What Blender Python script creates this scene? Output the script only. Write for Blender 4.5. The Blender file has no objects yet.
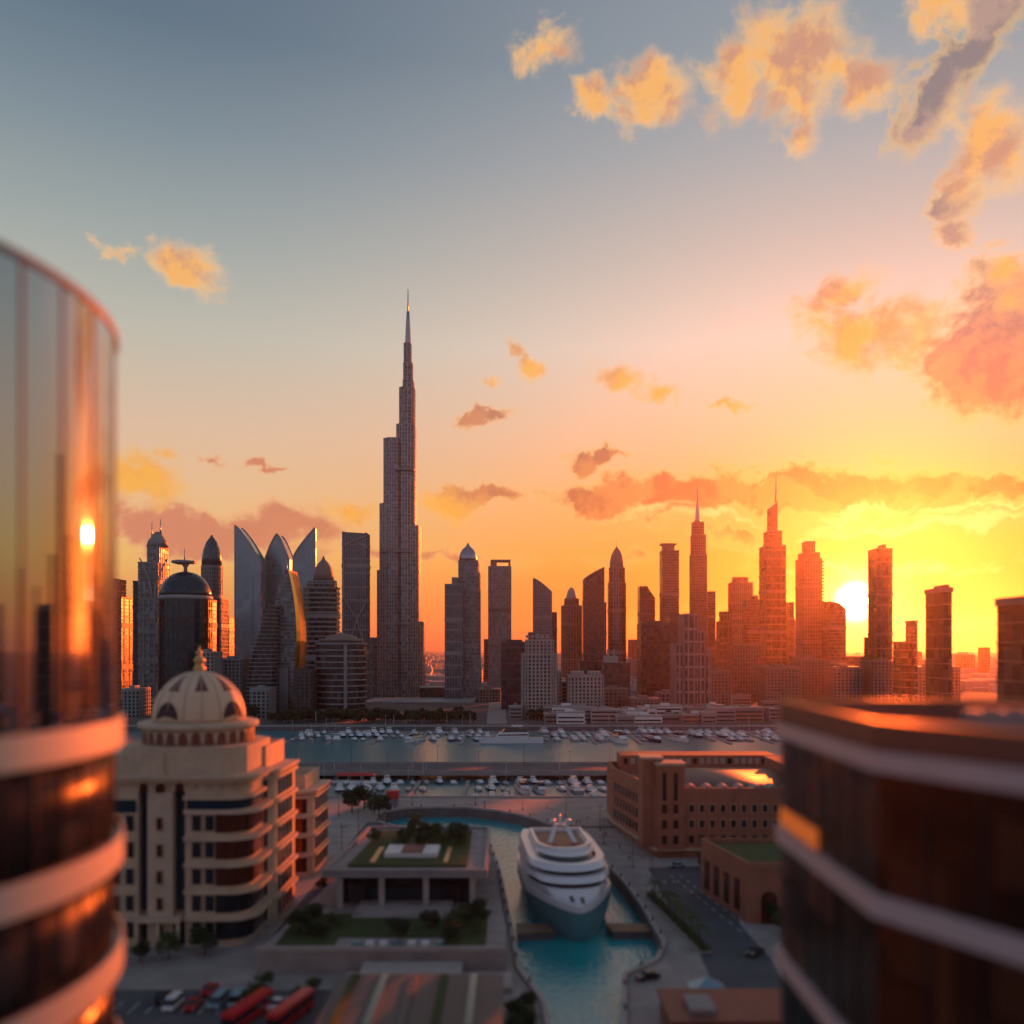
import bpy, bmesh, math, random
from mathutils import Vector, Matrix
from mathutils.geometry import tessellate_polygon
R = math.radians
random.seed(11)
sc = bpy.context.scene
COL = sc.collection
PI = math.pi

# ------------------------------------------------------------------ camera
H = 60.0; F = 900.0; HY = 648.0
cd = bpy.data.cameras.new('camera'); cam = bpy.data.objects.new('camera', cd); COL.objects.link(cam)
cam.location = (0, 0, H); cam.rotation_euler = (R(90), 0, 0)
cd.sensor_width = 360; cd.lens = F / 1024 * 360
cd.shift_y = (HY - 512) / 1024
cd.clip_start = 1; cd.clip_end = 60000
cd.dof.use_dof = True; cd.dof.focus_distance = 760; cd.dof.aperture_fstop = 0.29
sc.camera = cam

# ------------------------------------------------------------------ light
SUN_AZ = R(20.9)
SUN_EL = R(2.75)           # where the disc stands in the sky
LAMP_EL = R(6.5)
sd = bpy.data.lights.new('sun', 'SUN'); sun = bpy.data.objects.new('sun', sd); COL.objects.link(sun)
sd.energy = 5.0; sd.angle = R(0.8); sd.color = (1.0, 0.13, 0.018)
def dirv(az, el): return Vector((math.sin(az) * math.cos(el), math.cos(az) * math.cos(el), math.sin(el)))
sun.rotation_euler = dirv(SUN_AZ + R(2.0), LAMP_EL).to_track_quat('Z', 'Y').to_euler()
sc.view_settings.view_transform = 'Standard'; sc.view_settings.look = 'None'
sc.view_settings.exposure = 0.75; sc.view_settings.gamma = 1
sc.cycles.use_denoising = True
sc.cycles.max_bounces = 5; sc.cycles.diffuse_bounces = 2; sc.cycles.glossy_bounces = 3
sc.cycles.transmission_bounces = 2; sc.cycles.transparent_max_bounces = 8; sc.cycles.volume_bounces = 0
sc.cycles.sample_clamp_indirect = 4

def lin(r, g, b):
    f = lambda c: (c / 255 / 12.92) if c / 255 <= 0.04045 else ((c / 255 + 0.055) / 1.055) ** 2.4
    return (f(r), f(g), f(b), 1)

# ------------------------------------------------------------------ world
W = bpy.data.worlds.new('World'); sc.world = W; W.use_nodes = True
nt = W.node_tree; nt.nodes.clear()
def N(t, **k):
    n = nt.nodes.new(t)
    for a, b in k.items(): setattr(n, a, b)
    return n
def put(sock, v):
    if hasattr(v, 'is_output') or isinstance(v, bpy.types.NodeSocket): nt.links.new(v, sock)
    else: sock.default_value = v
def M_(op, a, b=None, c=None, clamp=False):
    n = N('ShaderNodeMath', operation=op); n.use_clamp = clamp
    put(n.inputs[0], a)
    if b is not None: put(n.inputs[1], b)
    if c is not None: put(n.inputs[2], c)
    return n.outputs[0]
def MR(v, a, b, c=0.0, d=1.0, sm=True):
    n = N('ShaderNodeMapRange', interpolation_type='SMOOTHSTEP' if sm else 'LINEAR')
    for i, x in enumerate((v, a, b, c, d)): put(n.inputs[i], x)
    return n.outputs[0]
def MIX(f, a, b, bt='MIX'):
    n = N('ShaderNodeMix', data_type='RGBA', blend_type=bt)
    put(n.inputs[0], f); put(n.inputs[6], a); put(n.inputs[7], b)
    return n.outputs[2]
def RAMP(v, stops):
    n = N('ShaderNodeValToRGB'); e = n.color_ramp.elements
    while len(e) < len(stops): e.new(0.5)
    for el, (p, c) in zip(e, stops): el.position = p; el.color = c
    put(n.inputs[0], v); return n.outputs[0]
tc = N('ShaderNodeTexCoord'); dv = tc.outputs['Generated']
sx = N('ShaderNodeSeparateXYZ'); nt.links.new(dv, sx.inputs[0])
X, Y, Z = sx.outputs
el = M_('ARCSINE', Z); az = M_('ARCTAN2', X, Y)
eln = M_('DIVIDE', M_('MULTIPLY', el, 180 / PI), 40.0, clamp=True)
def e_(py): return math.degrees(math.atan((HY - py) / F)) / 40
far = RAMP(eln, [(0.0, lin(206, 112, 84)), (e_(620), lin(236, 146, 82)), (e_(560), lin(242, 192, 112)), (e_(500), lin(236, 194, 148)), (e_(440), lin(226, 194, 166)),
                 (e_(350), lin(194, 192, 178)), (e_(260), lin(162, 172, 170)), (e_(160), lin(128, 146, 156)), (e_(60), lin(100, 121, 138)), (0.97, lin(90, 110, 130)), (1.0, lin(92, 108, 128))])
near = RAMP(eln, [(0.0, lin(200, 72, 26)), (e_(620), lin(236, 112, 20)), (e_(560), lin(240, 150, 46)), (e_(500), lin(240, 174, 98)), (e_(440), lin(240, 192, 150)),
                  (e_(350), lin(236, 214, 196)), (e_(260), lin(206, 194, 184)), (e_(160), lin(172, 176, 178)), (e_(60), lin(146, 160, 168)), (0.97, lin(138, 148, 162)), (1.0, lin(120, 134, 150))])
# angle round from the sun's azimuth
daz = M_('ABSOLUTE', M_('SUBTRACT', az, SUN_AZ))
fn = MR(daz, R(1), R(44), 1.0, 0.0)
front = MIX(fn, far, near)
back = RAMP(eln, [(0.0, lin(176, 170, 176)), (0.3, lin(162, 170, 186)), (1.0, lin(104, 124, 152))])
fb = MR(daz, R(45), R(120))
base = MIX(fb, front, back)
sky = N('ShaderNodeTexSky', sky_type='NISHITA'); sky.sun_disc = False
sky.sun_elevation = SUN_EL; sky.sun_rotation = SUN_AZ; sky.altitude = 60; sky.dust_density = 3
skyc = N('ShaderNodeVectorMath', operation='SCALE'); nt.links.new(sky.outputs[0], skyc.inputs[0]); skyc.inputs[3].default_value = 0.06
base = MIX(0.06, base, skyc.outputs[0])
# clouds: patches given by bearing and elevation, broken up with noise
cb = N('ShaderNodeCombineXYZ'); nt.links.new(az, cb.inputs[0]); nt.links.new(el, cb.inputs[1])
def noise(scale, detail, rough, dist=0.0, stretch=(1, 1, 1)):
    mp = N('ShaderNodeMapping'); mp.inputs['Scale'].default_value = stretch
    nt.links.new(cb.outputs[0], mp.inputs[0])
    n = N('ShaderNodeTexNoise'); nt.links.new(mp.outputs[0], n.inputs['Vector'])
    n.inputs['Scale'].default_value = scale; n.inputs['Detail'].default_value = detail
    n.inputs['Roughness'].default_value = rough; n.inputs['Distortion'].default_value = dist
    return n
n1 = noise(16, 7, 0.6, 0.3); n2 = noise(40, 6, 0.62, 0.3, (1, 1.6, 1))
wv = N('ShaderNodeVectorMath', operation='SUBTRACT'); nt.links.new(n1.outputs['Color'], wv.inputs[0]); wv.inputs[1].default_value = (0.5, 0.5, 0.5)
wv2 = N('ShaderNodeVectorMath', operation='SCALE'); nt.links.new(wv.outputs[0], wv2.inputs[0]); wv2.inputs[3].default_value = 0.085
wa = N('ShaderNodeVectorMath', operation='ADD'); nt.links.new(cb.outputs[0], wa.inputs[0]); nt.links.new(wv2.outputs[0], wa.inputs[1])
UV = wa.outputs[0]
def patches(lst):
    acc = None
    for (px, py, rx, ry, rot, w) in lst:
        a = math.atan((px - 512) / F); e = math.atan((HY - py) / F * math.cos(a))
        mp = N('ShaderNodeMapping', vector_type='TEXTURE')
        mp.inputs['Location'].default_value = (a, e, 0); mp.inputs['Rotation'].default_value = (0, 0, R(rot))
        mp.inputs['Scale'].default_value = (rx / F, ry / F, 1)
        nt.links.new(UV, mp.inputs[0])
        ln = N('ShaderNodeVectorMath', operation='LENGTH'); nt.links.new(mp.outputs[0], ln.inputs[0])
        v = M_('MULTIPLY_ADD', ln.outputs['Value'], -w, w)
        acc = v if acc is None else M_('MAXIMUM', acc, v)
    return acc
lit = patches([(550, 52, 34, 19, 10, 0.88), (596, 96, 27, 16, 5, 1.10), (655, 92, 43, 32, -10, 1.10), (735, 75, 40, 32, 20, 1.05), (795, 62, 75, 50, -15, 1.10), (862, 84, 39, 29, 0, 1.10),
    (802, 112, 19, 39, 5, 0.99), (185, 270, 41, 21, -8, 1.10), (118, 250, 20, 10, -10, 0.77), (512, 350, 20, 12, -40, 1.10), (533, 366, 14, 13, 0, 1.10), (614, 374, 36, 16, -12, 1.10),
    (660, 388, 23, 12, -12, 1.10), (735, 407, 20, 6, 0, 0.77), (490, 384, 16, 6, 0, 0.66), (992, 146, 46, 40, 20, 1.1), (942, 6, 27, 19, 0, 0.99), (845, 292, 41, 16, 15, 0.88),
    (872, 334, 74, 40, 0, .95), (138, 478, 50, 27, -10, 1.10), (352, 506, 29, 13, 0, 0.99), (450, 504, 39, 16, 0, 0.88), (1016, 272, 20, 24, 0, .8), (160,455,18,12,0,.8),(735,545,60,9,0,.6)])
drk = patches([(958, 52, 29, 93, -38, 1.08), (1000, 8, 34, 24, 0, 1), (962, 200, 24, 24, 0, .8), (962, 244, 16, 12, 0, .6), (1000, 345, 82, 74, 10, 1.55), (484, 496, 56, 18, 5, 1.22), (600, 494, 69, 22, 0, 1.35),
    (690, 495, 112, 30, 2, 1.35), (800, 489, 145, 22, 0, 1.35), (930, 492, 156, 18, 0, 1.22), (484, 418, 38, 9, -8, 0.94), (602, 455, 40, 10, 5, 0.94), (190, 530, 179, 36, 0, 1.08), (300, 522, 67, 26, 0, 0.94),
    (738, 541, 33, 12, 0, 1.08), (205, 452, 26, 7, -8, 0.74), (275, 464, 17, 6, 0, 0.68), (60, 500, 67, 43, 0, 1.08), (880, 320, 38, 14, 10, 0.68), (445, 560, 100, 12, 0, 0.68), (600,560,120,9,0,.4)])
stk = patches([(866, 508, 70, 7, 2, 1), (925, 524, 170, 8, 0, 1), (842, 516, 50, 9, 0, .9), (880, 566, 150, 6, 0, .8), (650, 512, 60, 6, 0, .8), (1000, 508, 90, 5, 0, .9), (720,520,60,6,0,.8)])
# the same noise a step nearer the sun tells which flank of a puff is lit
def shifted(dx, dy):
    ad = N('ShaderNodeVectorMath', operation='ADD'); nt.links.new(cb.outputs[0], ad.inputs[0]); ad.inputs[1].default_value = (dx, dy, 0)
    n = N('ShaderNodeTexNoise'); nt.links.new(ad.outputs[0], n.inputs['Vector'])
    n.inputs['Scale'].default_value = 16; n.inputs['Detail'].default_value = 5; n.inputs['Roughness'].default_value = 0.6; n.inputs['Distortion'].default_value = 0.3
    return n.outputs['Fac']
emb = M_('SUBTRACT', shifted(0.006, -0.016), shifted(-0.003, 0.008))
shd = MR(emb, -0.07, 0.09)
nf = M_('SUBTRACT', n1.outputs['Fac'], 0.5); nf2 = M_('SUBTRACT', n2.outputs['Fac'], 0.5)
nn = M_('MULTIPLY_ADD', nf, 1.9, M_('MULTIPLY', nf2, 0.8))
dl = M_('ADD', lit, nn); dd = M_('ADD', drk, M_('MULTIPLY', nn, 0.85)); ds = M_('ADD', stk, M_('MULTIPLY', nf2, 1.6))
cl_d = MIX(MR(dl, 0.1, 0.9), lin(252, 202, 140), lin(246, 182, 108))
cl_d = MIX(M_('MULTIPLY', shd, MR(dl, 0.0, 0.9, 0.25, 0.9)), cl_d, lin(200, 148, 128))
cl_d = MIX(MR(el, R(10), R(24), 0.75, 0.0), cl_d, lin(248, 176, 66))
cl_k0 = MIX(MR(el, R(6), R(24)), lin(160, 104, 52), lin(136, 130, 132))
cl_k0 = MIX(M_('MULTIPLY', M_('SUBTRACT', 1.0, shd), 0.55), cl_k0, MIX(MR(el, R(8), R(30)), lin(236, 164, 84), lin(206, 170, 150)))
cl_k0 = MIX(fn, lin(210, 134, 104), cl_k0)
cl_k = MIX(MR(dd, 0.1, 0.6), MIX(fn, lin(240, 176, 130), lin(255, 196, 96)), cl_k0)
c1 = MIX(MR(dd, -0.05, 0.6, 0, 0.96), base, cl_k)
c1 = MIX(MR(dl, -0.15, 0.8, 0, 0.96), c1, cl_d)
c1 = MIX(MR(ds, 0.0, 0.9, 0, 0.7), c1, lin(255, 222, 140))
# aureole and disc of the sun (it is the sky that glows)
dsun = dirv(SUN_AZ, SUN_EL)
dot = N('ShaderNodeVectorMath', operation='DOT_PRODUCT'); nt.links.new(dv, dot.inputs[0]); dot.inputs[1].default_value = dsun
ang = M_('ARCCOSINE', M_('MINIMUM', dot.outputs['Value'], 0.9999999))
g1 = M_('EXPONENT', M_('MULTIPLY', M_('POWER', M_('DIVIDE', ang, R(2.0)), 2.0), -1.0))
g2 = M_('EXPONENT', M_('MULTIPLY', M_('DIVIDE', ang, R(3.8)), -1.0))
g0 = MR(ang, R(0.2), R(1.45), 1.0, 0.0)
def SC(c, s):
    n = N('ShaderNodeVectorMath', operation='SCALE'); put(n.inputs[0], c); put(n.inputs[3], s); return n.outputs[0]
def ADD(a, b):
    n = N('ShaderNodeVectorMath', operation='ADD'); put(n.inputs[0], a); put(n.inputs[1], b); return n.outputs[0]
tot = ADD(c1, SC((1.0, 0.55, 0.12), M_('MULTIPLY', g1, 2.6)))
tot = ADD(tot, SC((1.0, 0.16, 0.01), M_('MULTIPLY', g2, 0.45)))
tot = ADD(tot, SC((1.0, 0.85, 0.55), M_('MULTIPLY', g0, 9.0)))
bg = N('ShaderNodeBackground'); nt.links.new(tot, bg.inputs[0]); bg.inputs[1].default_value = 0.595
wo = N('ShaderNodeOutputWorld'); nt.links.new(bg.outputs[0], wo.inputs[0])

# ------------------------------------------------------------------ materials
MATS = {}
def mat(name, col, rough=0.6, metal=0.0, spec=0.5, var=0.0, vscale=0.2, cells=None, bump=0.0, bscale=2.0, emit=0, alpha=None, col2=None):
    if name in MATS: return MATS[name]
    m = bpy.data.materials.new(name); m.use_nodes = True; t = m.node_tree
    b = t.nodes['Principled BSDF']; b.inputs['Base Color'].default_value = (*col, 1)
    b.inputs['Roughness'].default_value = rough; b.inputs['Metallic'].default_value = metal
    b.inputs['Specular IOR Level'].default_value = spec
    tcn = t.nodes.new('ShaderNodeTexCoord')
    L = t.links.new
    if cells:                      # window panes, each a little different
        w, h, c2, share = cells
        ad = t.nodes.new('ShaderNodeVectorMath'); ad.operation = 'DIVIDE'; L(tcn.outputs['Object'], ad.inputs[0]); ad.inputs[1].default_value = (w, w, h)
        fl = t.nodes.new('ShaderNodeVectorMath'); fl.operation = 'FLOOR'; L(ad.outputs[0], fl.inputs[0])
        wn = t.nodes.new('ShaderNodeTexWhiteNoise'); L(fl.outputs[0], wn.inputs[0])
        mr = t.nodes.new('ShaderNodeMapRange'); L(wn.outputs['Value'], mr.inputs[0]); mr.inputs[1].default_value = 1 - share; mr.inputs[2].default_value = 1.0
        mx = t.nodes.new('ShaderNodeMix'); mx.data_type = 'RGBA'; L(mr.outputs[0], mx.inputs[0])
        mx.inputs[6].default_value = (*col, 1); mx.inputs[7].default_value = (*c2, 1)
        L(mx.outputs[2], b.inputs['Base Color'])
        mr2 = t.nodes.new('ShaderNodeMapRange'); L(wn.outputs['Value'], mr2.inputs[0]); mr2.inputs[3].default_value = rough; mr2.inputs[4].default_value = rough + 0.2
        L(mr2.outputs[0], b.inputs['Roughness'])
    elif var or col2:
        nz = t.nodes.new('ShaderNodeTexNoise'); L(tcn.outputs['Object'], nz.inputs['Vector']); nz.inputs['Scale'].default_value = vscale; nz.inputs['Detail'].default_value = 8; nz.inputs['Roughness'].default_value = 0.65
        mx = t.nodes.new('ShaderNodeMix'); mx.data_type = 'RGBA'
        mr = t.nodes.new('ShaderNodeMapRange'); L(nz.outputs['Fac'], mr.inputs[0]); mr.inputs[1].default_value = 0.35; mr.inputs[2].default_value = 0.65
        L(mr.outputs[0], mx.inputs[0])
        c2 = col2 or tuple(c * (1 - var) for c in col)
        mx.inputs[6].default_value = (*col, 1); mx.inputs[7].default_value = (*c2, 1)
        L(mx.outputs[2], b.inputs['Base Color'])
    if bump:
        nb = t.nodes.new('ShaderNodeTexNoise'); L(tcn.outputs['Object'], nb.inputs['Vector']); nb.inputs['Scale'].default_value = bscale; nb.inputs['Detail'].default_value = 4
        bp = t.nodes.new('ShaderNodeBump'); bp.inputs['Strength'].default_value = bump; bp.inputs['Distance'].default_value = 0.5; L(nb.outputs['Fac'], bp.inputs['Height']); L(bp.outputs[0], b.inputs['Normal'])
    if emit:
        b.inputs['Emission Color'].default_value = (*col, 1); b.inputs['Emission Strength'].default_value = emit
    MATS[name] = m; return m

g_blue = mat('blue glass', (0.05, 0.085, 0.11), 0.16, 0.35, cells=(4, 4, (0.09, 0.12, 0.15), 0.5))
g_dark = mat('dark glass', (0.014, 0.018, 0.026), 0.18, 0.2, cells=(3.5, 4, (0.05, 0.055, 0.065), 0.35))
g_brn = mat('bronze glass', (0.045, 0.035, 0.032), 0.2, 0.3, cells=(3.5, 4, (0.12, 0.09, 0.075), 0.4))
g_teal = mat('teal glass', (0.012, 0.035, 0.05), 0.12, 0.3, cells=(5, 5, (0.025, 0.05, 0.065), 0.4))
g_slv = mat('silver glass', (0.09, 0.095, 0.11), 0.25, 0.4, cells=(3, 4, (0.30, 0.30, 0.33), 0.5))
g_clear = mat('plain blue glass', (0.15, 0.21, 0.26), 0.12, 0.6, cells=(9, 9, (0.17, 0.23, 0.28), 0.5))
c_grey = mat('grey cladding', (0.27, 0.265, 0.27), 0.6, var=0.3, vscale=0.05)
c_lite = mat('light cladding', (0.38, 0.35, 0.33), 0.6, var=0.3, vscale=0.06)
c_dark = mat('dark cladding', (0.07, 0.065, 0.07), 0.55, var=0.3, vscale=0.05)
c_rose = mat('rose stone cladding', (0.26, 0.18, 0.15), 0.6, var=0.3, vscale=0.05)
c_steel = mat('steel', (0.33, 0.33, 0.36), 0.3, 0.8)
c_white = mat('white render', (0.72, 0.70, 0.68), 0.6, var=0.12, vscale=0.3)
stone = mat('cream stone', (0.58, 0.43, 0.30), 0.75, var=0.2, vscale=0.35, bump=0.1)
stone_d = mat('darker cream stone', (0.46, 0.34, 0.24), 0.8, var=0.25, vscale=0.35)
maroon = mat('maroon paint', (0.19, 0.05, 0.035), 0.6, var=0.2, vscale=0.5)
brick = mat('terracotta render', (0.34, 0.135, 0.08), 0.8, var=0.25, vscale=0.25, bump=0.1)
brick_d = mat('dark terracotta', (0.26, 0.12, 0.075), 0.8, var=0.25, vscale=0.25)
win = mat('window glass', (0.02, 0.025, 0.032), 0.08, 0.2)
win_b = mat('blue window glass', (0.015, 0.04, 0.06), 0.08, 0.2)
win_r = mat('reddish window glass', (0.10, 0.03, 0.02), 0.12, 0.4)
asph = mat('asphalt', (0.060, 0.066, 0.078), 0.85, col2=(0.09, 0.092, 0.10), vscale=0.12)
pave = mat('mauve paving', (0.34, 0.30, 0.275), 0.85, col2=(0.23, 0.20, 0.185), vscale=0.15)
pave_l = mat('light paving', (0.40, 0.35, 0.32), 0.8, var=0.2, vscale=0.2)
quay = mat('quay concrete', (0.15, 0.14, 0.145), 0.85, var=0.35, vscale=0.2)
conc = mat('concrete', (0.30, 0.28, 0.27), 0.8, var=0.25, vscale=0.15)
land = mat('city ground', (0.15, 0.115, 0.095), 0.95, col2=(0.055, 0.045, 0.042), vscale=0.02)
lawn = mat('lawn', (0.055, 0.085, 0.018), 0.95, col2=(0.028, 0.05, 0.012), vscale=0.4, bump=0.5)
leafm = mat('foliage', (0.045, 0.075, 0.018), 0.7, col2=(0.085, 0.11, 0.03), vscale=0.9)
leafd = mat('dark foliage', (0.020, 0.034, 0.014), 0.75, col2=(0.045, 0.06, 0.02), vscale=0.5)
bark = mat('bark', (0.10, 0.065, 0.04), 0.9)
hullb = mat('weathered boat white', (0.30, 0.29, 0.30), 0.3)
hullw = mat('white gelcoat', (0.66, 0.66, 0.67), 0.25)
hulln = mat('navy hull', (0.02, 0.035, 0.07), 0.2)
hullt = mat('teal hull', (0.09, 0.24, 0.27), 0.25)
teak = mat('teak deck', (0.24, 0.13, 0.07), 0.6, var=0.3, vscale=1.5)
red = mat('red paint', (0.50, 0.02, 0.025), 0.35)
blackm = mat('black rubber', (0.02, 0.02, 0.02), 0.7)
mirror = mat('mirror glass', (0.34, 0.39, 0.45), 0.035, 1.0)
dkglass = mat('near dark glass', (0.018, 0.02, 0.024), 0.22, 0.0, 0.05, cells=(3.0, 3.4, (0.05, 0.055, 0.06), 0.4))
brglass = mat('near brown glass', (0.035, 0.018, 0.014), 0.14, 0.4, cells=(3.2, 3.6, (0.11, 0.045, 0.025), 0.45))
band = mat('pale band', (0.52, 0.52, 0.43), 0.45, var=0.06, vscale=0.3)
band_r = mat('pale mauve band', (0.52, 0.44, 0.45), 0.5, var=0.06, vscale=0.3)
brown = mat('brown parapet', (0.13, 0.06, 0.045), 0.5)
sunglow = mat('imitated sun glow', (0.9, 0.20, 0.03), 0.5, emit=0.2, cells=(1.1, 1.3, (0.5, 0.09, 0.02), 0.8))  # emission imitates orange sun glow on the office terrace, no lamp behind it
gold = mat('gold', (0.60, 0.36, 0.14), 0.45, 0.6)
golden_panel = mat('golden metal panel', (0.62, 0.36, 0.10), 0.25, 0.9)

def water(name, c, c2, rough, bs):
    m = mat(name, c, rough, 0.0, 0.5, col2=c2, vscale=0.03)
    t = m.node_tree; b = t.nodes['Principled BSDF']
    tcn = t.nodes.new('ShaderNodeTexCoord'); mp = t.nodes.new('ShaderNodeMapping'); mp.inputs['Scale'].default_value = (1, 0.6, 1)
    nz = t.nodes.new('ShaderNodeTexNoise'); nz.inputs['Scale'].default_value = bs; nz.inputs['Detail'].default_value = 5
    bp = t.nodes.new('ShaderNodeBump'); bp.inputs['Strength'].default_value = 0.5; bp.inputs['Distance'].default_value = 0.5
    t.links.new(tcn.outputs['Object'], mp.inputs[0]); t.links.new(mp.outputs[0], nz.inputs['Vector']); t.links.new(nz.outputs['Fac'], bp.inputs['Height']); t.links.new(bp.outputs[0], b.inputs['Normal'])
    return m
w_can = water('canal water', (0.0, 0.25, 0.28), (0.0, 0.33, 0.35), 0.16, 0.8)
w_mar = water('marina water', (0.02, 0.16, 0.19), (0.04, 0.19, 0.21), 0.28, 0.25)

# ------------------------------------------------------------------ mesh helpers
def gx(px, D): return (px - 512) / F * D
def gz(py, D): return H + (HY - py) / F * D
def gp(px, py): D = H * F / (py - HY); return (gx(px, D), D)

class MB:
    def __init__(s): s.v = []; s.f = []; s.sm = set()
    def face(s, pts, smooth=False):
        i = len(s.v); s.v += [tuple(p) for p in pts]; s.f.append(tuple(range(i, i + len(pts))))
        if smooth: s.sm.add(len(s.f) - 1)
    def loft(s, rings, cap0=True, cap1=True, smooth=False, close=True):
        n = len(rings[0]); i0 = len(s.v)
        for r in rings: s.v += [tuple(p) for p in r]
        for k in range(len(rings) - 1):
            for j in range(n if close else n - 1):
                a = i0 + k * n + j; b = i0 + k * n + (j + 1) % n
                s.f.append((a, b, b + n, a + n))
                if smooth: s.sm.add(len(s.f) - 1)
        if cap0: s.f.append(tuple(i0 + j for j in reversed(range(n))))
        if cap1: s.f.append(tuple(i0 + (len(rings) - 1) * n + j for j in range(n)))
    def prism(s, poly, z0, z1, concave=False, bottom=True):
        zf = z1 if callable(z1) else (lambda x, y: z1)
        if concave:
            n = len(poly)
            for j in range(n):
                a, b = poly[j], poly[(j + 1) % n]
                s.face([(a[0], a[1], z0), (b[0], b[1], z0), (b[0], b[1], zf(*b)), (a[0], a[1], zf(*a))])
            for t in tessellate_polygon([[Vector((p[0], p[1], 0)) for p in poly]]):
                s.face([(poly[k][0], poly[k][1], zf(*poly[k])) for k in t])
        else:
            s.loft([[(p[0], p[1], z0) for p in poly], [(p[0], p[1], zf(p[0], p[1])) for p in poly]], cap0=bottom)
    def box(s, x0, x1, y0, y1, z0, z1):
        s.prism([(x0, y0), (x1, y0), (x1, y1), (x0, y1)], z0, z1)
    def bar(s, a, b, w, h=None):
        a = Vector(a); b = Vector(b); d = (b - a).normalized(); h = h or w
        u = d.cross(Vector((0, 0, 1)))
        if u.length < 1e-3: u = Vector((1, 0, 0))
        u.normalize(); v = u.cross(d)
        q = [(-w / 2, -h / 2), (w / 2, -h / 2), (w / 2, h / 2), (-w / 2, h / 2)]
        s.loft([[a + u * p + v * r for p, r in q], [b + u * p + v * r for p, r in q]])
    def tube(s, pts, rads, n=8, smooth=True):
        rings = []
        for k, (p, r) in enumerate(zip(pts, rads)):
            p = Vector(p); d = (Vector(pts[min(k + 1, len(pts) - 1)]) - Vector(pts[max(k - 1, 0)])).normalized()
            u = d.cross(Vector((0.01, 1, 0.02))).normalized(); v = d.cross(u)
            rings.append([p + u * r * math.cos(2 * PI * j / n) + v * r * math.sin(2 * PI * j / n) for j in range(n)])
        s.loft(rings, smooth=smooth)
    def lathe(s, cx, cy, prof, n=24, smooth=True, sx=1, sy=1):
        s.loft([[(cx + r * sx * math.cos(2 * PI * j / n), cy + r * sy * math.sin(2 * PI * j / n), z) for j in range(n)] for r, z in prof], smooth=smooth)
    def build(s, name, m, parent=None, origin=None):
        me = bpy.data.meshes.new(name)
        o_ = Vector(origin) if origin is not None else (parent_world(parent) if parent else Vector((0, 0, 0)))
        me.from_pydata([tuple(Vector(p) - o_) for p in s.v], [], s.f)
        me.materials.append(m)
        for k in s.sm: me.polygons[k].use_smooth = True
        bm = bmesh.new(); bm.from_mesh(me); bmesh.ops.recalc_face_normals(bm, faces=bm.faces); bm.to_mesh(me); bm.free()
        o = bpy.data.objects.new(name, me); COL.objects.link(o)
        if parent: o.parent = parent
        elif origin is not None: o.location = o_
        return o
def parent_world(p):
    v = Vector(p.location)
    while p.parent: p = p.parent; v += Vector(p.location)
    return v
def tag(o, label=None, cat=None, group=None, kind=None):
    if label: o['label'] = label
    if cat: o['category'] = cat
    if group: o['group'] = group
    if kind: o['kind'] = kind
    return o
def empty(name, loc, label=None, cat=None, group=None):
    o = bpy.data.objects.new(name, None); o.location = loc; COL.objects.link(o); o.empty_display_size = 1
    return tag(o, label, cat, group)
def struct(name, mb, m):
    return tag(mb.build(name, m), kind='structure')
def copy_tree(o, parent=None):
    c = o.copy(); COL.objects.link(c); c.parent = parent
    for ch in [x for x in CH.get(o.name, [])]:
        copy_tree(ch, c)
    return c
CH = {}
def freeze(o):
    CH[o.name] = list(o.children)
    for c in o.children: freeze(c)
def offset(poly, d):
    n = len(poly); out = []
    area = sum(poly[i][0] * poly[(i + 1) % n][1] - poly[(i + 1) % n][0] * poly[i][1] for i in range(n))
    sg = 1 if area > 0 else -1
    for i in range(n):
        p0 = Vector(poly[i - 1]); p1 = Vector(poly[i]); p2 = Vector(poly[(i + 1) % n])
        a = (p1 - p0).normalized(); b = (p2 - p1).normalized()
        na = Vector((a.y, -a.x)) * sg; nb = Vector((b.y, -b.x)) * sg
        m = na + nb
        if m.length < 1e-6: m = na
        m.normalize(); k = d / max(0.3, m.dot(na))
        out.append((p1.x + m.x * k, p1.y + m.y * k))
    return out
def rect(x0, x1, y0, y1): return [(x0, y0), (x1, y0), (x1, y1), (x0, y1)]
def ell(cx, cy, rx, ry, n=28): return [(cx + rx * math.cos(2 * PI * j / n), cy + ry * math.sin(2 * PI * j / n)) for j in range(n)]
def octo(x0, x1, y0, y1, c): return [(x0 + c, y0), (x1 - c, y0), (x1, y0 + c), (x1, y1 - c), (x1 - c, y1), (x0 + c, y1), (x0, y1 - c), (x0, y0 + c)]
def slabs(mb, poly, z0, z1, step, out, th):
    q = offset(poly, out); z = z0 + step
    while z < z1 - 0.2:
        mb.prism(q, z - th, z); z += step
def fins(mb, poly, z0, z1, sp, w, out):
    n = len(poly); zf = z1 if callable(z1) else (lambda x, y: z1)
    for i in range(n):
        a = Vector(poly[i]); b = Vector(poly[(i + 1) % n]); L = (b - a).length
        k = max(1, round(L / sp)); d = (b - a) / max(L, 1e-6); nn_ = Vector((d.y, -d.x))
        for j in range(k):
            c = a + d * (L * (j + 0.5) / k)
            q = [c - d * w / 2 - nn_ * out, c + d * w / 2 - nn_ * out, c + d * w / 2 + nn_ * out, c - d * w / 2 + nn_ * out]
            mb.prism([(p.x, p.y) for p in q], z0, zf(c.x, c.y))

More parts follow.
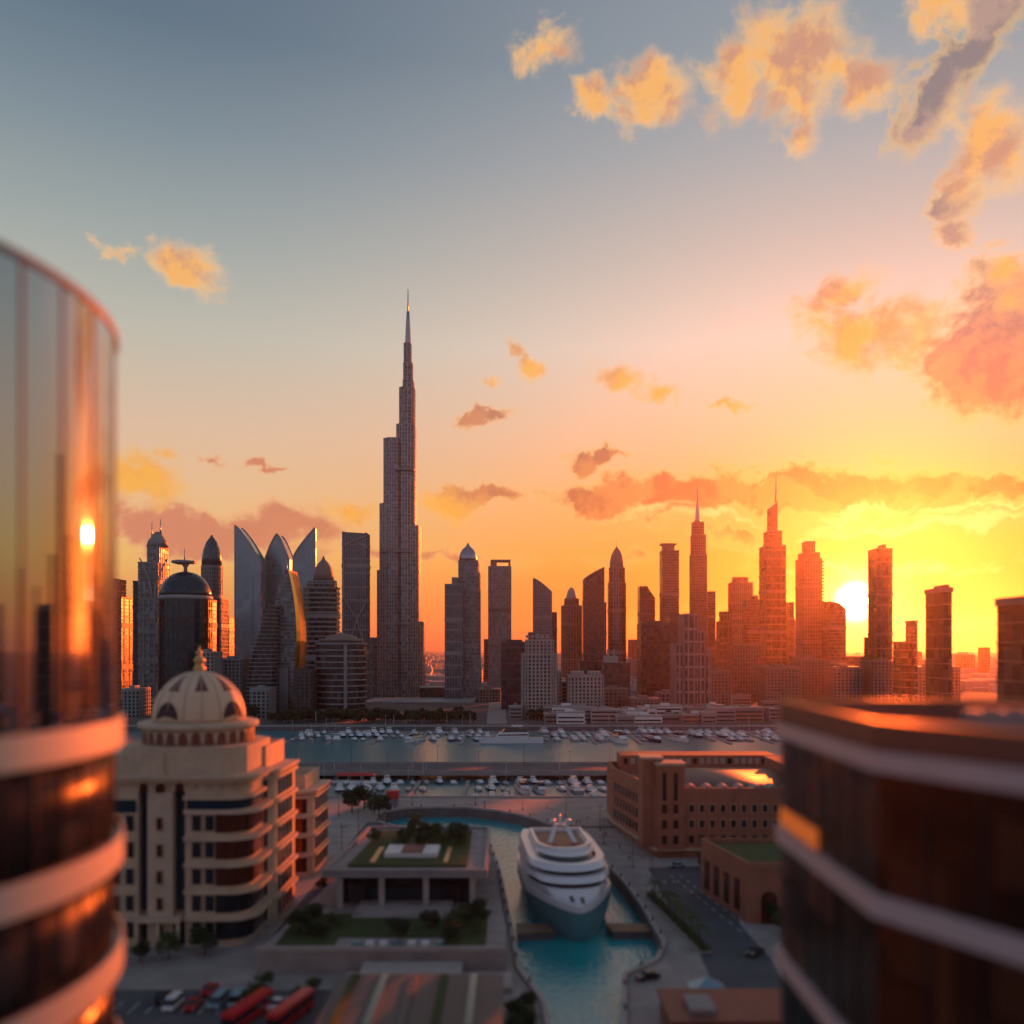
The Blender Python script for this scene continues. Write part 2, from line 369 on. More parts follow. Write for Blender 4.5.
# ------------------------------------------------------------------ ground and water
bankL = [(6, -300), (6, 143), (5.6, 153), (1.5, 168.7), (1, 179), (-3.2, 243), (-7.5, 285), (-10, 291), (-24, 297), (-39, 303), (-46, 311)]
north = [(-46, 330), (-40, 336.5), (-28, 338.5), (-15.7, 337.5), (-5, 331), (3, 323), (9, 313.5), (14.5, 303)]
bankR = [(19, 288), (25, 257), (28.5, 230), (29.9, 210), (30.6, 183), (27.5, 173), (20.2, 165), (17.5, 143), (17.5, -300)]
canal = bankL + north + bankR
MX, MY0, MY1 = 1500, 362, 690; ME = 520
outer = [(-16000, -6000), (16000, -6000), (16000, 16000), (-16000, 16000)]
mar = [(-MX, MY0), (ME, MY0), (ME, MY1), (-MX, MY1)]
mb = MB(); allp = outer + mar + canal
for t in tessellate_polygon([[Vector((p[0], p[1], 0)) for p in q] for q in (outer, mar, canal)]):
    mb.face([(allp[k][0], allp[k][1], 0) for k in t])
struct('ground', mb, land)
mb = MB(); mb.face([(-30, -310, -3.5), (40, -310, -3.5), (40, 345, -3.5), (-60, 345, -3.5)]); 
mb.v = [(-60, -310, -3.5), (40, -310, -3.5), (40, 345, -3.5), (-60, 345, -3.5)]
struct('canal_water', mb, w_can)
mb = MB(); mb.face([(-MX - 5, MY0 - 5, -3.5), (MX + 5, MY0 - 5, -3.5), (MX + 5, MY1 + 5, -3.5), (-MX - 5, MY1 + 5, -3.5)])
struct('marina_water', mb, w_mar)
def qwall(line, name, zc=0.35):
    mb = MB()
    for a, b in zip(line, line[1:]):
        mb.face([(*a, -5), (*b, -5), (*b, 0), (*a, 0)])
    struct(name, mb, quay)
qwall(canal + [canal[0]], 'quay_wall'); qwall(mar + [mar[0]], 'quay_wall')
# kerb-like coping along the canal
def coping(line, name, w=0.9, h=0.45, side=1):
    mb = MB(); n = len(line)
    for i in range(n - 1):
        a = Vector(line[i]); b = Vector(line[i + 1]); d = (b - a).normalized(); nrm = Vector((d.y, -d.x)) * side
        q = [a - nrm * 0.08, b - nrm * 0.08, b + nrm * w, a + nrm * w]
        mb.prism([(p.x, p.y) for p in q], -0.25, h + 0.004 * (i % 2))
    struct(name, mb, pave_l)
coping(bankL, 'kerb', 0.8, 0.4, -1); coping(north, 'kerb', 0.9, 0.5, -1); coping(bankR, 'kerb', 0.9, 0.5, -1)
coping([(-400, 362), (400, 362)], 'kerb', 0.9, 0.5, 1); coping([(-1400, 690), (1400, 690)], 'kerb', 1.5, 0.6, -1)
def sheet(name, poly, m, z):
    mb = MB()
    for t in tessellate_polygon([[Vector((p[0], p[1], 0)) for p in poly]]): mb.face([(poly[k][0], poly[k][1], z) for k in t])
    return struct(name, mb, m)
sheet('promenade_paving', [(-120, 360.5), (120, 360.5), (120, 300), (16, 303.5), (14.8, 305), (10, 315), (4, 324.5), (-4, 332.5), (-15.5, 339), (-28, 340), (-41, 338), (-47.2, 331), (-120, 331)], pave, 0.02)
sheet('plaza_paving', [(-120, 330.9), (-47.3, 330.9), (-47.2, 310.6), (-40, 301.8), (-24, 295.8), (-10.6, 290), (-8.5, 284), (-4.2, 243), (0, 179), (0.4, 168), (4.5, 152.5), (4.9, 143), (4.9, 60), (-120, 60)], pave, 0.02)
sheet('quayside_paving', [(20, 288.5), (26, 257), (29.5, 230), (31, 210), (31.7, 183), (28.5, 172.4), (21.3, 164.4), (18.6, 143), (18.6, 40), (120, 40), (120, 299.9), (16.5, 299.9)], pave, 0.02)
def px_poly(lst): return [gp(*p) for p in lst]
sheet('road', px_poly([(648, 868), (700, 866), (728, 878), (740, 925), (772, 960), (790, 1000), (720, 1000), (700, 955), (668, 905)]), asph, 0.03)
sheet('street', px_poly([(100, 990), (340, 990), (345, 1100), (80, 1100)]), asph, 0.03)
sheet('lane', [(-50, 185), (-43.5, 185), (-43.5, 310), (-50, 310)], asph, 0.03)
# road beyond the marina, and the avenue going away from it
sheet('shore_road', [(-700, 696), (700, 696), (700, 710), (-700, 710)], asph, 0.05)
mb = MB()
for k in range(-60, 60):
    mb.face([(k * 10, 702.8, .08), (k * 10 + 4, 702.8, .08), (k * 10 + 4, 703.2, .08), (k * 10, 703.2, .08)])
struct('road_marking', mb, c_white)
sheet('avenue', [(-20, 711), (-4, 711), (-14, 1500), (-34, 1500)], pave, 0.05)
# causeway across the water
mb = MB(); mb.box(-1499, 1499, 431, 462, -1.2, 0.2)
for k in range(-60, 61): mb.box(k * 24 - 1, k * 24 + 1, 433, 460, -5, -1.2)
cwy = empty('road_bridge', (0, 446, 0), 'long low grey road bridge crossing the marina between the two basins', 'bridge')
mb.build('deck', quay, cwy)
mb = MB(); mb.box(-1499, 1499, 433.5, 459.5, 0.2, 0.24); mb.build('roadway', asph, cwy)
mb = MB(); mb.box(-1499, 1499, 430.6, 431.2, -1.0, 1.5); mb.build('parapet', conc, cwy)
mb = MB(); mb.box(-1499, 1499, 461.9, 462.5, -1.0, 1.5); mb.build('parapet', conc, cwy)

# ------------------------------------------------------------------ skyline towers
def footprint(pl, pr, D, dep, shape='box'):
    if shape == 'cyl' or shape == 'oct':
        Dm = D + dep / 2; x0 = gx(pl, Dm); x1 = gx(pr, Dm)
        if shape == 'cyl': return ell((x0 + x1) / 2, Dm, (x1 - x0) / 2, dep / 2)
        return octo(x0, x1, D, D + dep, min(x1 - x0, dep) * 0.25)
    x0 = gx(pl, D if pl < 512 else D + dep); x1 = gx(pr, D + dep if pr < 512 else D)
    if x1 - x0 < 1: x1 = x0 + (20 if pl > 990 else (pr - pl) / F * D) if pl >= 512 else x0 + (pr - pl) / F * D
    if shape == 'strip':     # finely divided front, for shaped tops
        n = 10; return [(x0 + (x1 - x0) * j / n, D) for j in range(n + 1)] + [(x1 - (x1 - x0) * j / n, D + dep) for j in range(n + 1)]
    return rect(x0, x1, D, D + dep)
def tower(label, D, dep, secs, glass=g_dark, slab=c_dark, fh=4.2, th=1.0, so=0.35, fin=None, name='skyscraper', finmat=None, extra=None, cat='skyscraper', group=None):
    a = secs[0]; x = (gx(a[0], D) + gx(a[1], D)) / 2
    root = empty(name, (x, D + dep / 2, 0), label, cat, group)
    tr = random.Random(label); kind_ = tr.choice('abc'); vary = 'residential' not in label and name == 'skyscraper'
    if vary: fh *= tr.uniform(.8, 1.5); th *= tr.uniform(.6, 1.3)
    if fin and vary: fin = (fin[0] * tr.uniform(.6, 1.8), fin[1] * tr.uniform(.6, 1.2), fin[2])
    if vary and kind_ == 'a' and fin: fh *= 3.5; th = 2.0
    if vary and kind_ == 'b': fin = None
    g = MB(); s = MB(); f = MB()
    for sec in secs:
        pl, pr, pt = sec[:3]; o = sec[3] if len(sec) > 3 else {}
        d = D + o.get('in', 0); dp = o.get('dep', dep); poly = footprint(pl, pr, d, dp, o.get('shape', 'box'))
        z0 = gz(o['bot'], D) if 'bot' in o else 0.0
        xs = [p[0] for p in poly]; xa, xb = min(xs), max(xs)
        if 'top' in o:
            tf = o['top']; z1 = lambda px_, py_, tf=tf, xa=xa, xb=xb: gz(tf(min(1, max(0, (px_ - xa) / (xb - xa)))), D)
            zmin = min(z1(*p) for p in poly)
        else: z1 = gz(pt, D); zmin = z1
        g.prism(poly, z0, z1)
        if o.get('slabs', True) and o.get('shape') != 'none':
            slabs(s, poly, z0, zmin, o.get('fh', fh), so, th)
            if 'top' not in o: s.prism(offset(poly, so), z1 - 0.4, z1 + 1.4)
            if vary and zmin - z0 > 90:
                for q_ in (tr.uniform(.25, .4), tr.uniform(.6, .8)): s.prism(offset(poly, so + .25), z0 + (zmin - z0) * q_, z0 + (zmin - z0) * q_ + 4.5)
        fn_ = o.get('fin', fin)
        if fn_: fins(f, poly, z0, z1 if 'top' in o else z1 + 0.8, *fn_)
    g.build('body', glass, root)
    if s.f: s.build('floor_bands', slab, root)
    if f.f: f.build('vertical_fins', finmat or slab, root)
    if extra: extra(root, x, D, dep)
    return root
def spire(root, px, D, pb, pt, r0, r1=0.3, name='spire', m=None, n=8):
    mb = MB(); x = gx(px, D)
    mb.lathe(x, D, [(r0, gz(pb, D)), ((r0 + r1) * 0.35, gz(pb + (pt - pb) * 0.5, D)), (r1, gz(pt, D))], n); mb.build(name, m or c_steel, root)
def cone(root, px0, px1, D, prof, m, name='crown', n=16):   # prof: (half-width share, py)
    cx = gx((px0 + px1) / 2, D); r = gx(px1, D) - gx(px0, D); r /= 2
    mb = MB(); mb.lathe(cx, D, [(r * a, gz(p, D)) for a, p in prof], n); return mb.build(name, m, root)

def rim(root, pl, pr, D, dep, tf, m=None, w=0.9, name='roof_edge'):
    poly = footprint(pl, pr, D, dep, 'box'); x0 = poly[0][0]; x1 = poly[1][0]; mb = MB(); n = 10
    for yy in (D - .6, D + dep + .6):
        pts = [(x0 + (x1 - x0) * k / n, yy, gz(tf(k / n), D) + .3) for k in range(n + 1)]
        for a, b in zip(pts, pts[1:]): mb.bar(a, b, w, 1.6)
    mb.bar((x0 - .4, D, 40), (x0 - .4, D, gz(tf(0), D)), w); mb.bar((x1 + .4, D, 40), (x1 + .4, D, gz(tf(1), D)), w)
    return mb.build(name, m or c_lite, root)
# --- far left
tower('narrow dark slab tower beside the curved mirrored building', 900, 24, [(112, 126, 580)], g_dark, c_dark)
tower('dark flat-roofed block in front of the narrow slab at far left', 860, 24, [(112, 132, 598)], g_dark, c_dark, fin=(6, .8, .5))
tower('thin dark slab squeezed left of the twin-antenna tower', 1000, 20, [(133, 141, 582)], g_dark, c_dark)
def ex(root, x, D, dep):
    cone(root, 147, 168, D + 14, [(1, 547), (.85, 541), (.5, 536), (.2, 532)], c_grey)
    spire(root, 152, D + 14, 540, 522, 1.4, name='antenna'); spire(root, 160.5, D + 14, 536, 519, 1.6, name='antenna')
    mb = MB()
    for s_ in (-1, 1):
        pts = []
        for k in range(9):
            u = k / 8; pts.append((gx(153.5 + s_ * (1 + 13 * u * u), D - 1), D - 1.2, gz(602 - 44 * u, D)))
        for a, b in zip(pts, pts[1:]): mb.bar(a, b, 1.1)
    mb.build('facade_arch', c_lite, root)
tower('stepped stone tower with two antennas and curved facade ribs', 980, 34, [(138, 170, 563), (147, 168, 547, {'in': 4, 'dep': 24}), (141, 170, 600, {'in': -3, 'dep': 20})], g_slv, c_grey, fin=(5, 1.2, .7), extra=ex)
def ex(root, x, D, dep):
    Dm = D + dep / 2; cx = gx(185.5, Dm); r = gx(211, Dm) - cx
    mb = MB(); mb.lathe(cx, Dm, [(r * math.cos(t), gz(597, Dm) + r * 1.0 * math.sin(t)) for t in [PI / 2 * k / 10 for k in range(10)]] + [(0.2, gz(597, Dm) + r)], 32); mb.build('dome', g_teal, root)
    mb = MB(); mb.lathe(cx, Dm, [(r, gz(600, Dm)), (r * 1.03, gz(599, Dm)), (r * 1.03, gz(596.5, Dm)), (r, gz(596, Dm))], 32); mb.build('cornice', c_lite, root)
    mb = MB(); zt = gz(571, Dm); mb.lathe(cx, Dm, [(2.2, zt - 3), (1.6, zt + 3), (4, zt + 7)], 12); mb.lathe(cx - 3, Dm, [(5, zt + 6.5), (10.5, zt + 8), (10.5, zt + 9.5), (9.5, zt + 10.2)], 16); mb.box(cx, cx + 10, Dm - 3, Dm + 3, zt + 7, zt + 10)
    mb.build('rooftop_platform', c_grey, root)
    mb = MB(); mb.tube([(cx - 1, Dm, zt + 10), (cx - 1, Dm, zt + 22)], [.6, .25], 6); mb.build('mast', c_steel, root)
tower('dark cylindrical tower capped by a smooth dome and rooftop platform', 860, 50, [(160, 211, 597, {'shape': 'cyl'})], g_teal, g_dark, fh=5, th=.5, so=.2, fin=(5, .5, .35), extra=ex)
tower('ribbed side wing joined to the domed cylinder, lit by low sun', 885, 34, [(196, 216.5, 600)], g_brn, c_rose, fin=(4, .9, .6))
def ex(root, x, D, dep):
    Dm = D + dep / 2; cone(root, 202, 221.5, Dm, [(1, 566), (.98, 558), (.85, 550), (.55, 542), (.2, 537.5), (.05, 535)], g_blue, n=20)
tower('bullet-shaped glass tower with pointed crown left of the slanted trio', 1150, 30, [(202, 221.5, 566, {'shape': 'cyl'}), (216, 223, 566, {'in': 10, 'dep': 16}), (219, 228.5, 599), ], g_blue, c_grey, fin=(4, .7, .5), extra=ex)
tower('low dark block behind the bullet-shaped tower', 1250, 30, [(222, 236, 618)], g_dark, c_dark)
def arc(a, b, p): return lambda u: a + (b - a) * (u ** p)
tower('blue glass tower with knife-edge roof sloping down to the right', 1080, 26, [(235, 266, 540, {'shape': 'strip', 'top': arc(525.5, 561, 1.25), 'slabs': False}), (247, 254, 575, {'in': -1.2, 'dep': 6, 'slabs': False})], g_clear, c_lite, fin=(60, .1, .1),
      extra=lambda root, x, D, dep: rim(root, 235, 266, D, dep, arc(525.5, 561, 1.25)))
pk = lambda u: 559 - 25 * (1 - abs(2 * u - 1) ** 1.35)
tower('pointed-arch glass tower between the two knife-edged towers', 1130, 26, [(265, 294, 540, {'shape': 'strip', 'top': pk, 'slabs': False})], g_clear, c_lite, fin=(60, .1, .1),
      extra=lambda root, x, D, dep: rim(root, 265, 294, D, dep, pk))
tower('blue glass tower with knife-edge roof rising to the right', 1080, 9, [(293, 316.5, 540, {'shape': 'strip', 'top': arc(558, 528, .8), 'slabs': False})], g_clear, c_lite, fin=(60, .1, .1),
      extra=lambda root, x, D, dep: rim(root, 293, 316.5, D, dep, arc(558, 528, .8)))
# sail shaped tower with the golden edge
def ex(root, x, D, dep):
    mb = MB(); s = MB(); n = 14
    pts = []
    for k in range(n + 1):
        u = k / n; py = 712 - (712 - 570) * u
        pts.append((gx(270 + 4 * u + 9 * u ** 5, D), gx(291 + 6 * math.sin(u * 2.6) - 6 * u ** 4, D), gz(py, D)))
    mb.loft([[(a, D, z), (b, D, z), (b - 1, D + dep, z), (a + 2, D + dep, z)] for a, b, z in pts], smooth=False)
    mb.build('body', g_slv, root)
    mb = MB()
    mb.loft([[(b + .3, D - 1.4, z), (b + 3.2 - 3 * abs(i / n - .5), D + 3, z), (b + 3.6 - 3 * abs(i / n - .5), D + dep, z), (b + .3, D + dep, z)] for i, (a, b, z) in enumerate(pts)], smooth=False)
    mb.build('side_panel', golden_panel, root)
    for k in range(2, 36):
        u = k / 37; z = gz(712 - 142 * u, D); a = gx(270 + 4 * u + 9 * u ** 5, D); b = gx(291 + 6 * math.sin(u * 2.6) - 6 * u ** 4, D)
        s.box(a - .5, b + .2, D - .7, D + dep * .7, z - .5, z + .5)
    s.build('floor_bands', c_grey, root)
    mb = MB(); mb.box(gx(280, D), gx(289, D), D - 3, D - .8, 0, gz(668, D)); mb.build('lift_shaft', c_grey, root)
    spire(root, 287, D + 6, 573, 560, .8)
def sailtop(u): return 640
sail = empty('skyscraper', (gx(284, 830), 840, 0), 'sail-shaped tower with curved top and golden sunlit edge strip', 'skyscraper'); ex(sail, 0, 830, 26)
# stepped bulging wing beside it
wing = empty('apartment_tower', (gx(262, 812), 826, 0), 'dark terraced tower with curved stepped balconies leaning to the sail tower', 'tower'); mb = MB(); s = MB()
for k in range(26):
    u = k / 25; w = 22 * (1 - 0.95 * u ** 2.3); xr = gx(275, 812); z = 3.2 + k * (gz(600, 812) - 8) / 26; dz = (gz(600, 812) - 8) / 26
    mb.prism(octo(xr - w - 4, xr, 812, 840, 3), z - 3 if k == 0 else z, z + dz - .7); s.prism(octo(xr - w - 5.5, xr + .3, 810.5, 840.5, 3), z + dz - .7, z + dz)
mb.build('body', g_dark, wing); s.build('balcony_bands', c_grey, wing)
def ex(root, x, D, dep):
    Dm = D + dep / 2; cone(root, 313, 334, Dm, [(1, 580), (.96, 574), (.8, 568), (.5, 563), (.2, 560), (.04, 556)], c_rose, n=8)
    mb = MB()
    for k in range(6): mb = MB(); mb.tube([(gx(307 + 30 * k / 5, D + 3), D + 2, gz(588, D)), (gx(307 + 30 * k / 5, D + 3), D + 2, gz(582, D))], [.7, .3], 5); mb.build('parapet_finial', c_rose, root)
    pass
tower('banded dark tower with pointed eight-sided crown', 900, 30, [(305, 338, 588, {'shape': 'oct'}), (309, 335, 581, {'in': 4, 'dep': 20, 'shape': 'oct'})], g_dark, c_grey, fh=4.4, th=1.5, so=.8, extra=ex)
def ex(root, x, D, dep):
    Dm = D + dep / 2; cone(root, 322, 361, Dm, [(1, 641), (1, 639.5), (.8, 638.5), (.78, 637), (.5, 635), (.2, 633.6), (.05, 632.5)], c_rose, n=24)
    mb = MB(); mb.box(gx(344, D), gx(347, D), D - 1.6, D + 1, 0, gz(645, D)); mb.build('lift_shaft', c_grey, root)
tower('squat round banded tower with shallow domed roof', 800, 40, [(316, 366, 644, {'shape': 'cyl'}), (320, 362, 640, {'shape': 'cyl', 'dep': 32, 'in': 4})], g_dark, c_grey, fh=3.8, th=1.2, so=.7, extra=ex)
def ex(root, x, D, dep):
    mb = MB(); a, b = gx(343.5, D), gx(368, D); y = D - 1.2
    mb.bar((a, y, gz(560, D)), (a + 1, y, gz(600, D)), 1); 
    for p, q in (((345, 600), (357, 620)), ((357, 620), (367, 600)), ((357, 620), (345, 655)), ((357, 620), (368, 655)), ((345, 600), (368, 600)), ((350, 538), (368, 548)), ((345, 545), (366, 536))):
        mb.bar((gx(p[0], D), y, gz(p[1], D)), (gx(q[0], D), y, gz(q[1], D)), 1.1)
    mb.build('cross_bracing', c_lite, root)
tower('flat-topped slab tower with cross bracing left of the tallest spire', 1040, 26, [(342, 370, 531, {'shape': 'strip', 'top': lambda u: 531 + 1.5 * u + 2.5 * math.sin(u * PI)})], g_blue, c_grey, fin=(8, .8, .5), extra=ex)
# --- the tallest tower
burj = empty('supertall_tower', (gx(400, 1100), 1130, 0), 'tallest tower, grey stepped setbacks tapering to a needle spire', 'skyscraper')
D = 1100; g = MB(); s = MB(); f = MB()
tiers = [(367, 384, 638, 16, 34), (408, 422, 622, 12, 34), (375.5, 392, 570, 8, 36), (404, 417.5, 525, 6, 36), (378.5, 396, 503, 4, 34), (383, 400, 438, 0, 30), (395.5, 413.6, 423, 3, 30),
         (398, 413, 385, 8, 24), (402, 412, 378, 6, 22), (402.2, 410.8, 360, 10, 16), (402.6, 409.4, 340, 11, 14)]
for pl, pr, pt, i_, dp in tiers:
    x0, x1 = gx(pl, D), gx(pr, D); c = min(x1 - x0, dp) * .28; poly = octo(x0, x1, D + i_, D + i_ + dp, c); z1 = gz(pt, D)
    g.prism(poly, 0, z1); slabs(s, poly, 0, z1, 4.6, .35, 1.5); fins(f, poly, 0, z1 + .8, 3.6, .7, .6)
    s.prism(offset(poly, .5), z1 - .5, z1 + 1)
for py in (625, 552, 470): s.prism(octo(gx(379 if py > 500 else 383.5, D), gx(413.5, D), D - 1, D + 40, 6), gz(py, D), gz(py, D) + 2.4)
g.build('body', g_slv, burj); s.build('floor_bands', c_grey, burj); f.build('vertical_fins', c_steel, burj)
mb = MB(); cx = gx(406.3, D)
mb.lathe(cx, D + 18, [(gx(410, D) - gx(402.8, D) - 4.6, gz(345, D)), (3.6, gz(335, D)), (2.5, gz(315, D)), (1.6, gz(306, D))], 12); mb.lathe(cx, D + 18, [(.9, gz(308, D)), (.7, gz(292, D)), (.35, gz(283, D))], 8)
mb.build('spire', c_steel, burj)
pod = empty('podium_building', (gx(420, 1010), 1030, 0), 'wide low podium hall with pale roof edge at the foot of the tallest tower', 'building')
mb = MB(); mb.box(gx(366, 980), gx(472, 980), 980, 1060, 0, gz(703, 980)); mb.box(gx(418, 1040), gx(461, 1040), 1062, 1090, 0, gz(688, 1062)); mb.build('wall', g_brn, pod)
mb = MB(); mb.box(gx(366, 980) - 2, gx(472, 980) + 2, 977, 1061, gz(703, 980), gz(701.5, 980)); mb.box(gx(418, 1040) - 1, gx(461, 1040) + 1, 1061.5, 1091, gz(688, 1062), gz(687, 1062)); mb.build('roof', c_lite, pod)
# --- centre
def ex(root, x, D, dep):
    cone(root, 459, 477, D + 16, [(1, 562), (1, 558), (.88, 553), (.6, 549), (.25, 546.5), (.05, 543)], c_steel)
tower('twin-shaft tower topped by a small metal onion dome', 1050, 30, [(458.5, 479, 561, {'in': 6}), (474, 480.5, 573, {'in': 10, 'dep': 18}), (473, 481, 662, {'in': 2})], g_slv, c_grey, fin=(3.2, .8, .5), extra=ex)
tower('blue glass half of the twin-shaft tower, flat topped', 1035, 26, [(445, 463, 585), (452, 458, 578, {'in': 6, 'dep': 14})], g_blue, c_grey, fin=(5, .6, .4))
def ex(root, x, D, dep):
    a, b = gx(490.5, D), gx(510.5, D); z0, z1 = gz(566, D), gz(559.5, D); mb = MB()
    mb.box(a, b, D + 2, D + 20, z1 - 2.5, z1); mb.box(a, a + 9, D + 2, D + 20, z0 - 1, z1 - 2.5); mb.box(b - 3, b, D + 2, D + 20, z0 - 1, z1 - 2.5); mb.build('roof_frame', c_rose, root)
    mb = MB()
    for p, q in (((499, 622), (490, 665)), ((501, 622), (510, 665))): mb.bar((gx(p[0], D), D - 1.2, gz(p[1], D)), (gx(q[0], D), D - 1.2, gz(q[1], D)), 1.2)
    mb.build('facade_arch', c_lite, root)
tower('rectangular tower with an open square frame on its roof', 1250, 30, [(488.5, 511, 567)], g_slv, c_grey, fin=(4, 1, .6), extra=ex)
tower('low thin block left of the open-framed tower', 1300, 24, [(484, 490, 640)], g_brn, c_rose)
tower('short matt-black apartment block standing alone in the middle', 880, 30, [(501.5, 526, 643), (506, 522, 641, {'in': 6, 'dep': 16})], g_dark, c_dark, fin=(4, .7, .4))
tower('slim slab with curved roof falling to the right', 1350, 26, [(533, 551.5, 580, {'shape': 'strip', 'top': lambda u: 578.5 + 13.5 * u ** 1.3})], g_blue, c_grey, fin=(8, .9, .5),
      extra=lambda root, x, D, dep: rim(root, 533, 551.5, D, dep, lambda u: 578.5 + 13.5 * u ** 1.3, c_grey))
tower('dark side slab right of the slim curved-roof tower', 1370, 22, [(551, 557, 613)], g_dark, c_dark)
tower('low dark block left of the slim curved-roof tower', 1300, 22, [(528, 535, 633)], g_brn, c_rose)
def ex(root, x, D, dep):
    mb = MB()
    for k in range(5): mb.box(gx(527 + 5 * k, D) - 1, gx(529 + 5 * k, D), D + 2, D + 6, gz(638, D), gz(635 - (2 if k == 2 else 0), D))
    mb.build('roof_turrets', c_lite, root)
tower('pale stepped residential tower with rows of balconies by the water', 760, 26, [(522, 556, 655, {'shape': 'oct'}), (526, 553, 641, {'in': 3, 'dep': 20})], g_dark, c_lite, fh=3.2, th=1.1, so=.7, fin=(3.4, 1.4, 1.0), extra=ex)
tower('narrow pale residential slab attached at right of the stepped one', 780, 24, [(551, 561, 672)], g_brn, c_lite, fh=3.2, th=1, so=.6, fin=(3.4, 1.2, .8))
tower('dark low apartment block between two pale residential ones', 800, 24, [(556, 572, 683)], g_dark, c_grey, fh=3.2)
tower('pale grid-fronted low residential block near the shore road', 770, 26, [(567, 603, 677), (571, 583, 673, {'in': 3, 'dep': 12}), (588, 600, 673, {'in': 3, 'dep': 12})], g_dark, c_lite, fh=3.2, th=1.1, so=.7, fin=(3.2, 1.5, 1.0))
def ex(root, x, D, dep):
    cone(root, 566, 577, D + 12, [(1, 600), (1, 597), (.7, 591), (.25, 587.5)], c_lite, n=8)
tower('shouldered stone tower with a small glass lantern roof', 1500, 30, [(561.5, 581.5, 606, {'shape': 'oct'}), (564.5, 578.5, 599, {'in': 3, 'dep': 20, 'shape': 'oct'})], g_brn, c_rose, fin=(5, 1.2, .6), extra=ex)
st = lambda u: 579.5 - 12 * u ** .8
tower('broad dark slab with roof slanting up to the right', 1400, 30, [(582.5, 604, 575, {'shape': 'strip', 'top': st}), (603, 606.5, 603, {'in': 6, 'dep': 16})], g_brn, c_dark, extra=lambda root, x, D, dep: rim(root, 582.5, 604, D, dep, st, c_grey))
def ex(root, x, D, dep):
    Dm = D + dep / 2; cone(root, 609.5, 624, Dm, [(1, 570), (.95, 562), (.75, 555), (.4, 550), (.1, 547)], c_rose, n=12); spire(root, 616.7, Dm, 549, 539, .9)
    mb = MB(); 
    for q in (613.5, 616, 618.5): mb.bar((gx(q, D), D - .5, gz(640, D)), (gx(q, D), D - .5, gz(565 - (3 if q == 616 else 0), D)), 1.3)
    mb.build('facade_ribs', c_lite, root)
tower('slender bullet-topped tower with a needle, haze-tinted rose', 1500, 28, [(608, 625.5, 583, {'shape': 'oct'}), (609, 624.5, 568, {'shape': 'oct', 'in': 2, 'dep': 24})], g_brn, c_rose, fin=(4, 1, .6), extra=ex)
def ex(root, x, D, dep):
    mb = MB(); mb.prism(rect(gx(605, D), gx(619, D), D + 4, D + 16), gz(664, D), gz(656, D)); mb.box(gx(608, D), gx(610, D), D + 6, D + 10, gz(656, D), gz(649, D)); mb.box(gx(614, D), gx(616, D), D + 6, D + 10, gz(656, D), gz(649, D)); mb.build('roof_pavilion', c_lite, root)
tower('dark mid-rise with a small pale twin-post roof pavilion', 860, 28, [(601, 630, 664)], g_brn, c_dark, fh=3.4, fin=(4, .9, .6), extra=ex)
tower('dark stepped mid-rise behind the pale grid-fronted block', 950, 28, [(578, 604, 662), (583, 596, 655, {'in': 4, 'dep': 14})], g_brn, c_dark, fh=3.4, th=1.2)
tower('rose tower with roof stepping down to the right', 1500, 28, [(637.5, 655, 590, {'shape': 'strip', 'top': lambda u: 586 if u < .55 else 588 + 22 * (u - .55)})], g_brn, c_rose, fin=(5, 1.1, .6))
def ex(root, x, D, dep):
    mb = MB(); mb.box(gx(661.5, D), gx(677, D), D + 2, D + 22, gz(544.5, D), gz(543, D)); mb.box(gx(663.5, D), gx(675, D), D + 5, D + 18, gz(551, D), gz(544.5, D)); mb.build('rooftop_canopy', c_rose, root)
tower('flat slab tower with a canopy hovering above its roof', 1450, 28, [(659.5, 679, 551)], g_brn, c_rose, fin=(6, .9, .5), extra=ex)
def ex(root, x, D, dep):
    cone(root, 694, 701, D + 12, [(1, 523), (.75, 519), (.55, 510), (.25, 500), (.08, 488)], c_steel, n=8)
tower('slim stepped tower with a latticed needle spire', 1500, 28, [(689.5, 707, 555), (690.5, 706, 535, {'in': 2, 'dep': 22}), (691.5, 704, 522, {'in': 4, 'dep': 18})], g_brn, c_rose, fin=(5, 1, .6), extra=ex)
tower('narrow plain slab right behind the latticed needle tower', 1600, 24, [(705, 715.5, 592)], g_brn, c_rose)
tower('wide dark apartment slab in front of the canopied tower', 900, 30, [(637, 670, 625), (640, 660, 622, {'in': 4, 'dep': 18})], g_brn, c_dark, fh=3.6, fin=(4, 1, .6))
tower('dark pillar block joining the wide slab and the finned tower', 930, 26, [(666, 680, 615)], g_brn, c_dark, fh=3.6)
tower('dark tower with strong pale vertical fins near the marina', 790, 30, [(679, 697, 615), (690, 704, 632, {'in': 3}), (671, 682, 645, {'in': 2}), (700, 710.5, 650, {'in': 5})], g_dark, c_grey, fh=3.4, th=1, so=.5, fin=(4.5, 1.6, 1.4))
